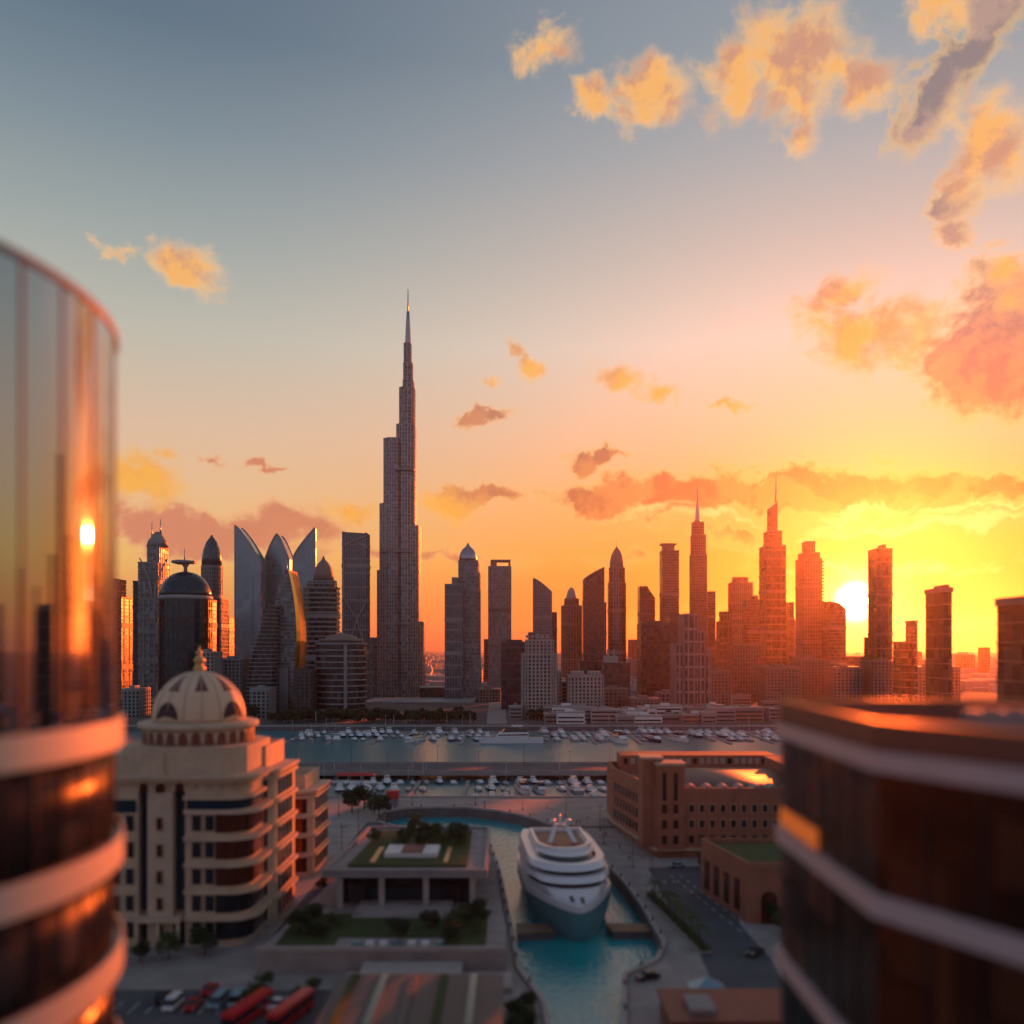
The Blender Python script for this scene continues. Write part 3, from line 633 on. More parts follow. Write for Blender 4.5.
# --- right, towards the sun
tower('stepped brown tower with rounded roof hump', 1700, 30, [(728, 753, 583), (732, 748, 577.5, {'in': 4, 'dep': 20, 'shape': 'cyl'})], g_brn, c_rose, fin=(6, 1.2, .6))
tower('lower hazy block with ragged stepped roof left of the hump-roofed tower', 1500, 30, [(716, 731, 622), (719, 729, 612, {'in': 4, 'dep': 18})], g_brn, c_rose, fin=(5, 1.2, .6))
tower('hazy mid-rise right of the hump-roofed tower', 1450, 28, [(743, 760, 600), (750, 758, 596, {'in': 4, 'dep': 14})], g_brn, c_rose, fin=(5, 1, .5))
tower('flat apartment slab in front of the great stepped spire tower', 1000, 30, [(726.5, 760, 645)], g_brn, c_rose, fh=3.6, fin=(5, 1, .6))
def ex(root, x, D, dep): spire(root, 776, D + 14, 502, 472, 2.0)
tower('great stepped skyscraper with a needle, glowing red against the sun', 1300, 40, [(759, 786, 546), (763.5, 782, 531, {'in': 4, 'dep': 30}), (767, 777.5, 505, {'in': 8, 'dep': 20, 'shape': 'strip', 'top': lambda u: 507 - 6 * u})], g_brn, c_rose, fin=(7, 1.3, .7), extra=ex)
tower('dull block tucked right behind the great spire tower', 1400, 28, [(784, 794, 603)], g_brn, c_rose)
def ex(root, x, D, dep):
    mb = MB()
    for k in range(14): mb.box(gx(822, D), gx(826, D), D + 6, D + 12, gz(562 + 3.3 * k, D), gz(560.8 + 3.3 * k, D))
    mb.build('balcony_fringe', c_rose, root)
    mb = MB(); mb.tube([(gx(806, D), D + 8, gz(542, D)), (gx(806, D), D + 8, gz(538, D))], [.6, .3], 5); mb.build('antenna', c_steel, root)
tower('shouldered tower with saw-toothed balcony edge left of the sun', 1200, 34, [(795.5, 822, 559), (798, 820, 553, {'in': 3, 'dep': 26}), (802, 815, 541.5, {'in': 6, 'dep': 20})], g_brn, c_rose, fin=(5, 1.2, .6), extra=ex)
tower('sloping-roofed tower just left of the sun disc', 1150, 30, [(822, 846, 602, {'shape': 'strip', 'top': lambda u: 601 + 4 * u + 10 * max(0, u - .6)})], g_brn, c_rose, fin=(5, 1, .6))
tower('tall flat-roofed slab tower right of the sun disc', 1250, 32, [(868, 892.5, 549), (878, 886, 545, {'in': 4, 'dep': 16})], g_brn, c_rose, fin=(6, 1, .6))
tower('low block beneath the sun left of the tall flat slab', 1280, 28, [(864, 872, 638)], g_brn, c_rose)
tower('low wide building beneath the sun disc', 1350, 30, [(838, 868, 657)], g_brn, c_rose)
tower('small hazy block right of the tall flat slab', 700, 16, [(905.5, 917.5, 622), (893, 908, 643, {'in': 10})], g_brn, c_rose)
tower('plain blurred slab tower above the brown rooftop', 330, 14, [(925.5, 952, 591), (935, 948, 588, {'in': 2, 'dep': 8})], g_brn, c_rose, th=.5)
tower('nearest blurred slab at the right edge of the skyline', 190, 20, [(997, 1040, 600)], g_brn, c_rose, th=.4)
# towers further away between the rows, and mid-rises in front of them
rng = random.Random(5)
backs = [(240, 262, 642, 1500), (380, 392, 652, 1900), (520, 530, 655, 2400), (563, 575, 650, 1800), (628, 640, 640, 2100), (655, 668, 648, 2000), (712, 724, 640, 2100), (752, 764, 622, 2000), (788, 800, 620, 2200), (846, 858, 664, 2300), (900, 922, 652, 1900), (955, 975, 655, 2100), (978, 990, 648, 2000)]
words = ['left of the sail tower', 'left of the tallest spire', 'behind the black block', 'behind the lantern-roofed tower', 'right of the bullet-topped tower', 'below the canopied tower', 'behind the finned tower', 'between the hump roof and the great spire',
         'right of the great spire tower', 'directly below the sun', 'above the brown rooftop parapet', 'right of the blurred slab tower', 'left of the skyline edge slab']
for (a, b, c, d), wd in zip(backs, words):
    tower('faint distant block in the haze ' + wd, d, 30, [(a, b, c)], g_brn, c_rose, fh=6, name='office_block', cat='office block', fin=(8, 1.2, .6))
mids = [(196, 222, 653, 800, c_lite, 'white mid-rise with gridded windows right of the cream dome'), (218, 250, 660, 830, c_grey, 'grey mid-rise of square windows left of the terraced tower'), (122, 150, 690, 780, c_grey, 'low grey block at the feet of the twin-antenna tower'),
        (250, 276, 690, 775, c_grey, 'grey low-rise below the terraced tower'), (294, 318, 672, 790, c_dark, 'dark low-rise between the sail tower and the round tower'), (600, 628, 690, 830, c_rose, 'rose low-rise left of the wide apartment slab'),
        (628, 660, 700, 790, c_rose, 'long low building in front of the wide apartment slab'), (655, 680, 694, 850, c_grey, 'grey low-rise left of the finned tower'), (706, 730, 672, 860, c_rose, 'rose mid-rise right of the finned tower'),
        (758, 800, 668, 900, c_rose, 'broad reddish mid-rise below the great spire tower'), (792, 826, 660, 950, c_rose, 'reddish mid-rise with balconies below the shouldered tower'), (826, 862, 668, 900, c_rose, 'orange-lit mid-rise below the sun'),
        (862, 905, 662, 900, c_rose, 'hazy mid-rise below the tall flat slab'), (905, 960, 668, 880, c_rose, 'wide hazy block above the brown roof'), (478, 500, 690, 1000, c_rose, 'small mid-rise left of the black block')]
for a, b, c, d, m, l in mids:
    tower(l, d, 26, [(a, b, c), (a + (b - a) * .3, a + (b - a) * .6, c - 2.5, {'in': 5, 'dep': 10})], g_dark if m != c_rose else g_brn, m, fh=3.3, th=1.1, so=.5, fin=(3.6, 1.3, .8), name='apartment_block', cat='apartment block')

def tower_at(x, y, w, h, label, steps=((1, 1),), **k):
    c = 512 + x / y * F
    secs = [(c - w * a / 2 / y * F, c + w * a / 2 / y * F, HY - (h * b - H) / y * F, {'in': 4 * i, 'dep': 30 - 5 * i}) for i, (a, b) in enumerate(steps)]
    return tower(label, y, 30, secs, g_dark, c_dark, fin=(6, 1.2, .6), **k)
tower_at(556, 744, 70, 250, 'stepped spire tower on the east shore, mirrored in the curved glass building', ((1, .42), (.7, .68), (.42, .86), (.15, 1)))
tower_at(610, 700, 44, 150, 'flat tower right of the mirrored stepped spire on the east shore')
tower_at(500, 800, 40, 170, 'round-shouldered tower left of the mirrored stepped spire on the east shore', ((1, .8), (.7, 1)))
tower_at(700, 620, 60, 120, 'broad slab on the east shore seen only mirrored in the curved glass', ((1, .8), (.5, 1)))
tower_at(800, 540, 60, 140, 'tall slab on the east shore seen only mirrored in the curved glass')
tower_at(900, 430, 90, 105, 'low wide tower on the east shore seen only mirrored in the curved glass')
# low houses of the near shore: individual
k = 0
def low_house(x, y, w, d, h, m, label, grp):
    root = empty('low_building', (x, y, 0), label, 'building', grp)
    mb = MB(); mb.box(x - w / 2, x + w / 2, y - d / 2, y + d / 2, 0, h); mb.box(x - w * .2, x + w * .1, y - d * .2, y + d * .2, h, h + 2.2); mb.build('wall', m, root)
    mb = MB(); mb.box(x - w / 2 - .4, x + w / 2 + .4, y - d / 2 - .4, y + d / 2 + .4, h - .5, h - .1 + .6); mb.build('roof', c_lite, root)
    mb = MB(); z = 1.2
    while z < h - 2.2: mb.box(x - w / 2 + 1, x + w / 2 - 1, y - d / 2 - .08, y - d / 2 + .5, z, z + 1.3); z += 3.2
    mb.build('window_strip', win, root)
for i in range(120):
    px = 470 + rng.random() * 330 if i < 84 else 120 + rng.random() * 360
    y = rng.uniform(716, 790) if i < 60 else rng.uniform(860, 980)
    x = gx(px, y)
    if -40 < x < -2: continue
    if y > 850 and 366 - 5 < px < 476: continue
    low_house(x, y, rng.uniform(9, 26), rng.uniform(8, 16), rng.uniform(4, 12), rng.choice([c_lite, c_grey, c_rose, c_white]),
              'small flat-roofed low-rise building on the far shore among the tower bases', 'low buildings between the towers')
# far city, beyond counting
mb = MB()
for i in range(5200):
    y = 1250 + 9500 * rng.random() ** 1.6; x = (rng.random() - .5) * 1.5 * y
    if abs(x / y * F + 512 - 505) < 8 and y < 1600: continue
    w = rng.uniform(10, 34); h = rng.uniform(4, 14) if rng.random() > .04 else rng.uniform(15, 45)
    mb.box(x - w / 2, x + w / 2, y, y + rng.uniform(10, 30), 0, h)
tag(mb.build('distant_city', c_lite), 'hazy spread of tiny low buildings reaching the horizon behind the towers', 'city district', kind='stuff')

# ------------------------------------------------------------------ trees
def leaf_crown(cx, cy, cz, rx, rz, n, size, clumps=9, seed=1):
    r = random.Random(seed); mb = MB(); cs = []
    for k in range(clumps):
        a = r.uniform(0, 2 * PI); q = r.random() ** .5 * rx * .72
        cs.append((cx + q * math.cos(a), cy + q * math.sin(a), cz + r.uniform(-.7, .75) * rz, r.uniform(.32, .55) * rx))
    for k in range(n):
        c = r.choice(cs); v = Vector((r.gauss(0, 1), r.gauss(0, 1), r.gauss(0, 1))).normalized() * c[3] * r.uniform(.55, 1.05); v.z *= .8
        p = Vector(c[:3]) + v; u = Vector((r.gauss(0, 1), r.gauss(0, 1), r.gauss(0, 1))).normalized(); w = u.cross(Vector((r.gauss(0, 1), r.gauss(0, 1), r.gauss(0, 1)))).normalized()
        s_ = size * r.uniform(.6, 1.3); mb.face([p - u * s_, p + w * s_ * .6, p + u * s_, p - w * s_ * .6])
    return mb
def make_tree(name, label, h, rx, m, seed, n=900, size=.42, group=None):
    root = empty(name, (0, 0, 0), label, 'tree', group); r = random.Random(seed)
    mb = MB(); mb.tube([(0, 0, -.1), (.1, 0, h * .3), (0, .1, h * .6)], [h * .035, h * .026, h * .012], 7)
    for k in range(5):
        a = k * 1.26 + r.random(); z0 = h * r.uniform(.3, .5); mb.tube([(0, 0, z0), (math.cos(a) * rx * .35, math.sin(a) * rx * .35, z0 + h * .14), (math.cos(a) * rx * .65, math.sin(a) * rx * .65, z0 + h * .24)], [h * .015, h * .01, h * .004], 5)
    mb.build('trunk', bark, root)
    leaf_crown(0, 0, h * .66, rx, h * .3, n, size, 10, seed).build('crown', m, root)
    freeze(root); return root
def make_palm(name, label, h, seed, group=None):
    root = empty(name, (0, 0, 0), label, 'palm tree', group); r = random.Random(seed); mb = MB()
    mb.tube([(0, 0, -.1), (.15, 0, h * .5), (.1, .1, h)], [.28, .2, .17], 8); mb.build('trunk', bark, root)
    mb = MB()
    for k in range(18):
        a = k * 2.4; L = r.uniform(2.2, 3.1); up = r.uniform(.1, .9); pts = []
        for j in range(6):
            u = j / 5; pts.append(Vector((.1 + math.cos(a) * L * u, .1 + math.sin(a) * L * u, h + up * 1.6 * math.sin(u * 2.2) - 1.6 * u * u)))
        sd_ = Vector((-math.sin(a), math.cos(a), 0))
        for j in range(5):
            for q in (0, .5):
                p = pts[j].lerp(pts[j + 1], q); d = (pts[j + 1] - pts[j]).normalized()
                for s_ in (-1, 1):
                    e = p + sd_ * s_ * .75 * (1 - .5 * j / 5) + d * .35 - Vector((0, 0, .25)); mb.face([p, p + d * .16, e])
            mb.bar(pts[j], pts[j + 1], .05)
    mb.build('crown', leafm, root); freeze(root); return root
USED = set()
def place(proto, x, y, z=0, rz=0, s=1, label=None, group=None):
    o = proto if proto.name not in USED else copy_tree(proto)
    USED.add(proto.name); o.location = (x, y, z); o.rotation_euler = (0, 0, rz); o.scale = (s, s, s)
    if label: o['label'] = label
    if group: o['group'] = group
    return o
rt = random.Random(3)
shore = [make_tree('broadleaf_tree', 'dark broadleaf tree in the belt along the far shore road', 9, 5, leafd, 20 + i, 520, .9, 'dark trees lining the far shore road') for i in range(2)]
for i in range(96):
    px = 272 + 205 * (i / 60) if i < 60 else (250 + rt.random() * 230 if i < 74 else (rt.uniform(520, 775)))
    y = 716 + rt.random() * 26 if i < 60 else (rt.uniform(745, 770))
    place(shore[i % 2], gx(px, y), y, 0, rt.random() * 6, rt.uniform(.7, 1.15))
# domed building trees, promenade trees near the villa
broad = [make_tree('broadleaf_tree', 'x', 9, 4.4, leafm, 40, 1500, .34), make_tree('broadleaf_tree', 'x', 8, 4, leafd, 41, 1500, .34)]
for x, y, s, k, l in [(-58.5, 329, 1.05, 1, 'dark tree behind the small orange block, leftmost on the promenade'), (-55, 335, 1.2, 1, 'larger dark tree of the promenade cluster beside the lamp post'), (-50, 326, .8, 0, 'small green tree at the front of the promenade cluster'),
                       (-47, 318.5, 1.05, 1, 'tree on the promenade by the red pavilion'), (-30, 288, .8, 0, 'green bushy tree standing behind the roof garden'), (-60, 176, .75, 1, 'dark tree at the rounded corner of the domed building'), (-66, 173, .6, 0, 'small tree before the domed building entrance'),
                       (-71, 172, .55, 1, 'small dark shrub-like tree left of the domed building entrance'), (-47.2, 222, .45, 1, 'small round tree at the base of the middle beige wing'), (52, 243, .6, 1, 'dark tree in front of the terracotta building corner'), (57, 196, .65, 1, 'tree at the foot of the small sandy building'), (56.5, 188, .55, 0, 'low green tree near the lower right dark glass building'),
                       (48.5, 338, .9, 1, 'tree behind the left corner of the terracotta building')]:
    place(broad[k], x, y, 0, rt.random() * 6, s, l)
palm = make_palm('palm_tree', 'palm in the short row along the right quay road', 5.2, 7, 'palms along the right quay road')
for (px, py) in [(655, 900), (663, 909), (670, 916), (676, 924), (683, 931), (691, 939), (700, 948)]:
    x, y = gp(px, py); place(palm, x, y, 0, rt.random() * 6, rt.uniform(.75, 1))
mb = MB(); a = Vector(gp(650, 897)); b = Vector(gp(706, 954)); d = (b - a).normalized(); n_ = Vector((d.y, -d.x)) * 1.1
mb.prism([(p.x, p.y) for p in (a - n_, b - n_, b + n_, a + n_)], 0, .5); pl_ = tag(mb.build('planter_bed', pave_l), 'long low planter kerb holding the palm row', 'planter')
leaf_b = MB()
for i in range(2600):
    u = rt.random(); p = a.lerp(b, u); q = Vector((p.x + rt.uniform(-.95, .95), p.y + rt.uniform(-.95, .95), .5 + rt.random() * .9)); w = Vector((rt.gauss(0, 1), rt.gauss(0, 1), rt.gauss(0, 1))).normalized() * .25; v = w.cross(Vector((rt.gauss(0, 1), rt.gauss(0, 1), 1))).normalized() * .18
    leaf_b.face([q - w, q + v, q + w, q - v])
leaf_b.build('planting', leafm, pl_)

# ------------------------------------------------------------------ curved mirrored tower at left
CX, CY, RR = -56.1, 64.8, 25.3
lt = empty('curved_glass_tower', (CX, CY, 0), 'curved mirrored glass building with pale balcony bands at the left edge', 'building')
def arcpts(r, a0, a1, n): return [(CX + r * math.cos(a0 + (a1 - a0) * k / n), CY + r * math.sin(a0 + (a1 - a0) * k / n)) for k in range(n + 1)]
def hit_angle(px):
    d = Vector((px - 512, F)).normalized(); c = Vector((CX, CY)); b = d.dot(c); disc = b * b - (c.length_squared - RR * RR)
    p = d * (b - math.sqrt(max(0, disc))); return math.atan2(p.y - CY, p.x - CX)
seams = [hit_angle(p) for p in (-40, 22, 63, 93, 114)]
seams = [seams[0] - .5, seams[0] - .25] + seams + [seams[-1] + .32 * k for k in range(1, 5)]
ZT = 85.2
zb0 = 54.4
for a, b in zip(seams, seams[1:]):
    mb = MB(); inset = .012
    o_ = arcpts(RR, a + inset / 2, b - inset / 2, 14)
    mb.loft([[(x, y, zb0) for x, y in o_], [(x, y, ZT) for x, y in o_]], cap0=False, cap1=False, smooth=True, close=False)
    mb.build('mirror_panel', mirror, lt)
mb = MB(); mb.lathe(CX, CY, [(RR - .25, 0), (RR - .25, ZT - .3), (RR - 2, ZT - .3), (0.1, ZT - .6)], 96); mb.build('inner_wall', blackm, lt)
mb = MB(); mb.lathe(CX, CY, [(RR - .2, ZT - .2), (RR + .18, ZT - .15), (RR + .18, ZT + .35), (RR - .3, ZT + .4)], 128); mb.build('roof_trim', c_grey, lt)
for a in seams:
    mb = MB(); x, y = CX + RR * math.cos(a), CY + RR * math.sin(a); mb.bar((x, y, zb0), (x, y, ZT), .16, .2); mb.build('mullion', blackm, lt)
levels = [54.4, 45.0, 36.4, 27.2, 18.2, 9.2]
for k, z in enumerate(levels):
    mb = MB(); n = 128
    prof = [(RR - 1.6, z - 2.0), (RR + .45, z - 2.3), (RR + .55, z - 2.2), (RR + .55, z), (RR + .4, z + .05), (RR + .3, z - .5), (RR - 1.6, z - .5)]
    mb.lathe(CX, CY, prof, n, smooth=False); mb.build('balcony_band', band, lt)
    zb = levels[k + 1] if k + 1 < len(levels) else 0
    mb = MB(); mb.lathe(CX, CY, [(RR - .22, zb), (RR - .22, z - 2.1)], 96); mb.build('window_wall', dkglass, lt)
    mb = MB()
    for j in range(60):
        an = 2 * PI * j / 60
        if -1.7 < math.atan2(math.sin(an), math.cos(an)) < 1.9:
            x, y = CX + (RR - .2) * math.cos(an), CY + (RR - .2) * math.sin(an); mb.bar((x, y, zb), (x, y, z - 2.05), .12)
    mb.build('mullions', g_dark, lt)['kind'] = 'stuff'

# ------------------------------------------------------------------ dark glass building at right
rb = empty('glass_office_building', (45, 60, 0), 'dark brown glass office building with white bands at the right edge', 'building')
P = [(23.2, 57.5), (28.2, 47.8), (40, 25), (75, 25), (75, 80), (23.7, 80)]
def ring(mb, poly, z0, z1, th=.5):
    inn = offset(poly, -th); n = len(poly)
    for i in range(n):
        j = (i + 1) % n; a, b, c, d = poly[i], poly[j], inn[j], inn[i]
        mb.loft([[(*a, z0), (*b, z0), (*c, z0), (*d, z0)], [(*a, z1), (*b, z1), (*c, z1), (*d, z1)]])
mb = MB(); mb.prism(P, 53.0, 53.7, concave=True); mb.build('roof', c_dark, rb)
mb = MB(); ring(mb, P, 53.4, 55.3, .35); mb.build('parapet', brown, rb)
mb = MB(); ring(mb, offset(P, .06), 55.28, 55.42, .22); mb.build('coping', gold, rb)  # coloured gold to imitate the low sun catching the parapet rim
for zt_, h_, out_ in ((53.45, 1.3, .2), (44.3, 1.45, .25), (33.4, 1.5, .25), (22.6, 1.8, .5), (11.6, 1.8, .5)):
    mb = MB(); mb.prism(offset(P, out_), zt_ - h_, zt_, concave=True); mb.face([(*p, zt_ - h_) for p in offset(P, out_)]); mb.build('white_band', band_r, rb)
tops = [52.15, 42.85, 31.9, 20.8, 9.8]; bots = [44.3, 33.4, 22.6, 11.6, 0]
for z1, z0 in zip(tops, bots):
    q = offset(P, -.15)
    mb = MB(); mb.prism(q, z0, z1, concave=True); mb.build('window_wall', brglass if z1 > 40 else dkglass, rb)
    mb = MB()
    for i in range(len(q)):
        a = Vector(q[i]); b = Vector(q[(i + 1) % len(q)]); L = (b - a).length
        for k in range(1, int(L / 3.2)):
            p = a + (b - a) * (k / int(L / 3.2)); mb.bar((p.x, p.y, z0), (p.x, p.y, z1), .16)
    mb.build('mullions', g_dark, rb)['kind'] = 'stuff'
mb = MB(); mb.prism([(23.33, 69), (23.47, 69), (23.83, 79.5), (23.69, 79.5)], 44.5, 46.0); mb.build('added_glow_strip', sunglow, rb)  # added glowing strip, stands in for the orange sun glow at this terrace
# roof things
ru = empty('rooftop_plant', (40, 72, 53.7), 'low grey air-handling box on the brown glass building roof', 'machine')
mb = MB(); mb.box(37, 43, 70, 74, 53.71, 55.0); mb.build('casing', c_grey, ru); mb = MB()
for k in range(3): mb.lathe(38.3 + 1.8 * k, 72, [(.7, 55.0), (.7, 55.25), (.6, 55.25)], 14)
mb.build('fan_grille', c_dark, ru)

# ------------------------------------------------------------------ cream domed building
db = empty('domed_building', (-70, 187, 0), 'cream stone building with a large ribbed dome and arched drum', 'building')
def rounded(x0, x1, y0, y1, r, n=7):          # round corners towards the camera's right
    pts = [(x0, y0)]
    for k in range(n + 1): a = -PI / 2 + PI / 2 * k / n; pts.append((x1 - r + r * math.cos(a), y0 + r + r * math.sin(a)))
    return pts + [(x1, y1), (x0, y1)]
FL = 5.35
def arched(mb, cx, y, z0, w, h, t_=.3, ang=0):
    pts = [(-w / 2, 0), (w / 2, 0), (w / 2, h - w / 2)] + [(w / 2 * math.cos(a), h - w / 2 + w / 2 * math.sin(a)) for a in [PI * k / 6 for k in range(1, 6)]] + [(-w / 2, h - w / 2)]
    mb.loft([[(cx + p, y, z0 + q) for p, q in pts], [(cx + p, y + t_, z0 + q) for p, q in pts]])
body = MB(); B1 = rounded(-92, -52.6, 180.6, 193, 5)
# main block: left pier, recesses, centre bay, right pier
body.prism(rounded(-65.6, -53.4, 180.6, 193, 4.6), 0, 31.2); body.box(-92, -75, 180.6, 193, 0, 31.2); body.box(-73, -68, 180.2, 192, 0, 31.2); body.box(-75, -65.6, 182.6, 193, 6, 31.2)
body.prism(rounded(-92, -53.2, 180.8, 192.6, 4.6), 31.2, 33.0)
body.build('wall', stone, db)
mb = MB(); mb.prism(rounded(-92.4, -52.0, 179.7, 193.2, 5.2), 33.0, 33.8); mb.prism(rounded(-92.4, -51.3, 179.0, 193.4, 5.6), 33.8, 34.5); mb.prism(rounded(-65.8, -52.6, 179.9, 193.1, 5), 29.6, 30.4); mb.build('cornice', stone, db)
mb = MB(); mb.box(-86, -56.6, 182.6, 201, 34.5, 38.2); mb.prism(octo(-80.2, -54.4, 181.4, 206, 3.5), 34.5, 40.0); mb.box(-76, -70, 180.9, 184, 34.5, 39.0); mb.build('attic', stone, db)
for k in range(5):
    z = 1.2 + FL * k
    mb = MB(); mb.prism(rounded(-65.7, -51.5 + (.3 if k == 4 else 0), 179.9, 193.2, 5.6), z + FL - 1.25, z + FL - .35); mb.build('balcony_band', stone, db)
    mb = MB(); mb.prism(rounded(-59.4, -53.0, 180.3, 192.8, 4.8), z + .4, z + FL - 1.3); mb.build('corner_window', win_r if k > 1 else win, db)
    for xw in (-63.2, -59.6 - 1.0):
        f = MB(); f.box(xw - 1.05, xw + 1.05, 180.35, 180.62, z + .6, z + 4.0); fo = f.build('window', stone_d, db)
        g = MB(); g.box(xw - .85, xw + .85, 180.28, 180.4, z + .8, z + 3.8); g.build('pane', win, fo)
    for xw in (-89.5, -86.3, -82.8, -79.4, -76.6):
        f = MB(); f.box(xw - .9, xw + .9, 180.35, 180.62, z + .6, z + 4.0); fo = f.build('window', stone_d, db)
        g = MB(); g.box(xw - .72, xw + .72, 180.28, 180.4, z + .8, z + 3.8); g.build('pane', win, fo)
    f = MB(); f.box(-71.2, -69.8, 179.95, 180.22, z + .8, z + 3.6); fo = f.build('window', stone_d, db)
    g = MB(); g.box(-71.05, -69.95, 179.9, 180.0, z + 1, z + 3.4); g.build('pane', win_r, fo)
mb = MB(); mb.box(-74.9, -73.1, 182.2, 182.7, 7, 31); mb.build('recessed_glazing', win_b, db); mb = MB(); mb.box(-67.9, -65.8, 182.2, 182.7, 7, 31); mb.build('recessed_glazing', win_b, db)
mb = MB(); mb.prism(rounded(-65.2, -53.1, 180.4, 192.9, 4.7), 27.0, 29.5); mb.build('upper_glazing', win_b, db)
mb = MB(); mb.box(-92, -75.4, 180.4, 181, 27.0, 29.5); mb.build('upper_glazing', win_b, db)
for xw in (-74, -70.5, -66.8): 
    mb = MB(); arched(mb, xw, 180.05 if xw == -70.5 else 180.7, 31.0, 1.7, 1.9, .4); mb.build('arched_window', win_r, db)
for k in range(4):
    mb = MB(); arched(mb, -63.4 + 2.6 * k, 180.72, 31.6, 1.5, 1.1, .3); mb.build('arched_window', stone_d, db)
mb = MB(); mb.box(-75, -66, 178.4, 182.5, 5.4, 6.4)
for x in (-74.6, -70.4, -66.4): mb.lathe(x, 178.9, [(.4, 0), (.34, 5.4)], 10)
mb.build('porch', stone, db); mb = MB(); mb.box(-74.6, -66.2, 182.3, 182.6, .2, 5.2); mb.build('door', win, db)
DX, DY = -67.2, 193.5
mb = MB(); mb.lathe(DX, DY, [(11.4, 40.02), (11.4, 43.4)], 64); mb.build('drum', stone, db)
mb = MB(); mb.lathe(DX, DY, [(11.4, 42.9), (12.3, 43.3), (12.3, 44.3), (11.6, 44.5), (9.0, 44.5)], 64); mb.build('drum_cornice', stone, db)
dm = MB(); RD = 9.5; ZD = 44.5; HD = 9.9
def dome_r(t_): return RD * math.cos(t_) ** (.93 if t_ < 1.25 else .93 - .25 * (t_ - 1.25)), ZD + .6 + HD * math.sin(t_)
prof = [(RD, ZD), (RD, ZD + 1)] + [dome_r(PI / 2 * k / 16) for k in range(1, 16)] + [(.9, ZD + 1 + HD + .25), (.6, ZD + HD + 1.6)]
dm.lathe(DX, DY, prof, 64); dome = dm.build('dome', mat('dome plaster', (0.72, 0.50, 0.33), 0.6, var=0.12, vscale=0.4), db)
for k in range(16):
    a0 = 2 * PI * k / 16; rib = MB(); pts = [(DX + (r + .05) * math.cos(a0), DY + (r + .05) * math.sin(a0), z) for r, z in [dome_r(PI / 2 * j / 14) for j in range(0, 14)]]
    rib.tube(pts, [.12] * len(pts), 6); rib.build('rib', stone, dome)
    a1 = a0 + PI / 16; pet = MB(); L_ = []; R_ = []      # petal of maroon paint on the dome
    for j in range(7):
        t_ = R(36) + R(34) * j / 6; r, z = dome_r(t_); w = .17 * (1 - .85 * j / 6)
        a1 = -PI / 2 + PI / 8 + PI / 4 * k; L_.append((DX + (r + .07) * math.cos(a1 - w), DY + (r + .07) * math.sin(a1 - w), z + .05)); R_.append((DX + (r + .07) * math.cos(a1 + w), DY + (r + .07) * math.sin(a1 + w), z + .05))
    if k < 8:
        for j in range(6): pet.face([L_[j], R_[j], R_[j + 1], L_[j + 1]])
        pet.build('painted_petal', maroon, dome)
for k in range(4):
    a0 = -PI / 2 - R(24) + PI / 2 * k; ar = MB(); out = []; 
    for j in range(13):
        b_ = PI * j / 12; u = math.cos(b_) * .30; h = math.sin(b_) * 3.6 + .1
        t_ = math.asin(min(1, h / HD)); r, z = dome_r(t_); out.append((DX + (r + .15) * math.cos(a0 + u), DY + (r + .15) * math.sin(a0 + u), ZD + .6 + h))
    cen = (DX + (RD + .25) * math.cos(a0), DY + (RD + .25) * math.sin(a0), ZD + 1.6)
    for j in range(12): ar.face([out[j], out[j + 1], cen])
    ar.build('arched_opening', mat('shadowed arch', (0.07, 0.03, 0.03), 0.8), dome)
fi = MB(); zf = ZD + HD + 1.2
fi.lathe(DX, DY, [(1.1, zf - .4), (1.3, zf), (.9, zf + .5), (.7, zf + .8), (1.15, zf + 1.5), (1.15, zf + 1.9), (.6, zf + 2.5), (.35, zf + 2.9), (.6, zf + 3.3), (.5, zf + 3.7), (.2, zf + 4.2), (.1, zf + 5)], 16); fi.build('finial', gold, dome)
for k in range(28):
    a0 = 2 * PI * k / 28 + .05
    if not (-PI < math.atan2(math.sin(a0), math.cos(a0)) < .5): continue
    f = MB(); w = .85; c = Vector((math.cos(a0), math.sin(a0), 0)); u = Vector((-math.sin(a0), math.cos(a0), 0)); o_ = Vector((DX, DY, 0)) + c * 11.3
    pts = [(-w, 0), (w, 0), (w, 1.7)] + [(w * math.cos(b_), 1.7 + w * math.sin(b_)) for b_ in [PI * j / 6 for j in range(1, 6)]] + [(-w, 1.7)]
    f.loft([[o_ + u * p + Vector((0, 0, 40.2 + q)) for p, q in pts], [o_ + c * .16 + u * p + Vector((0, 0, 40.2 + q)) for p, q in pts]]); f.build('arched_window', maroon, db)

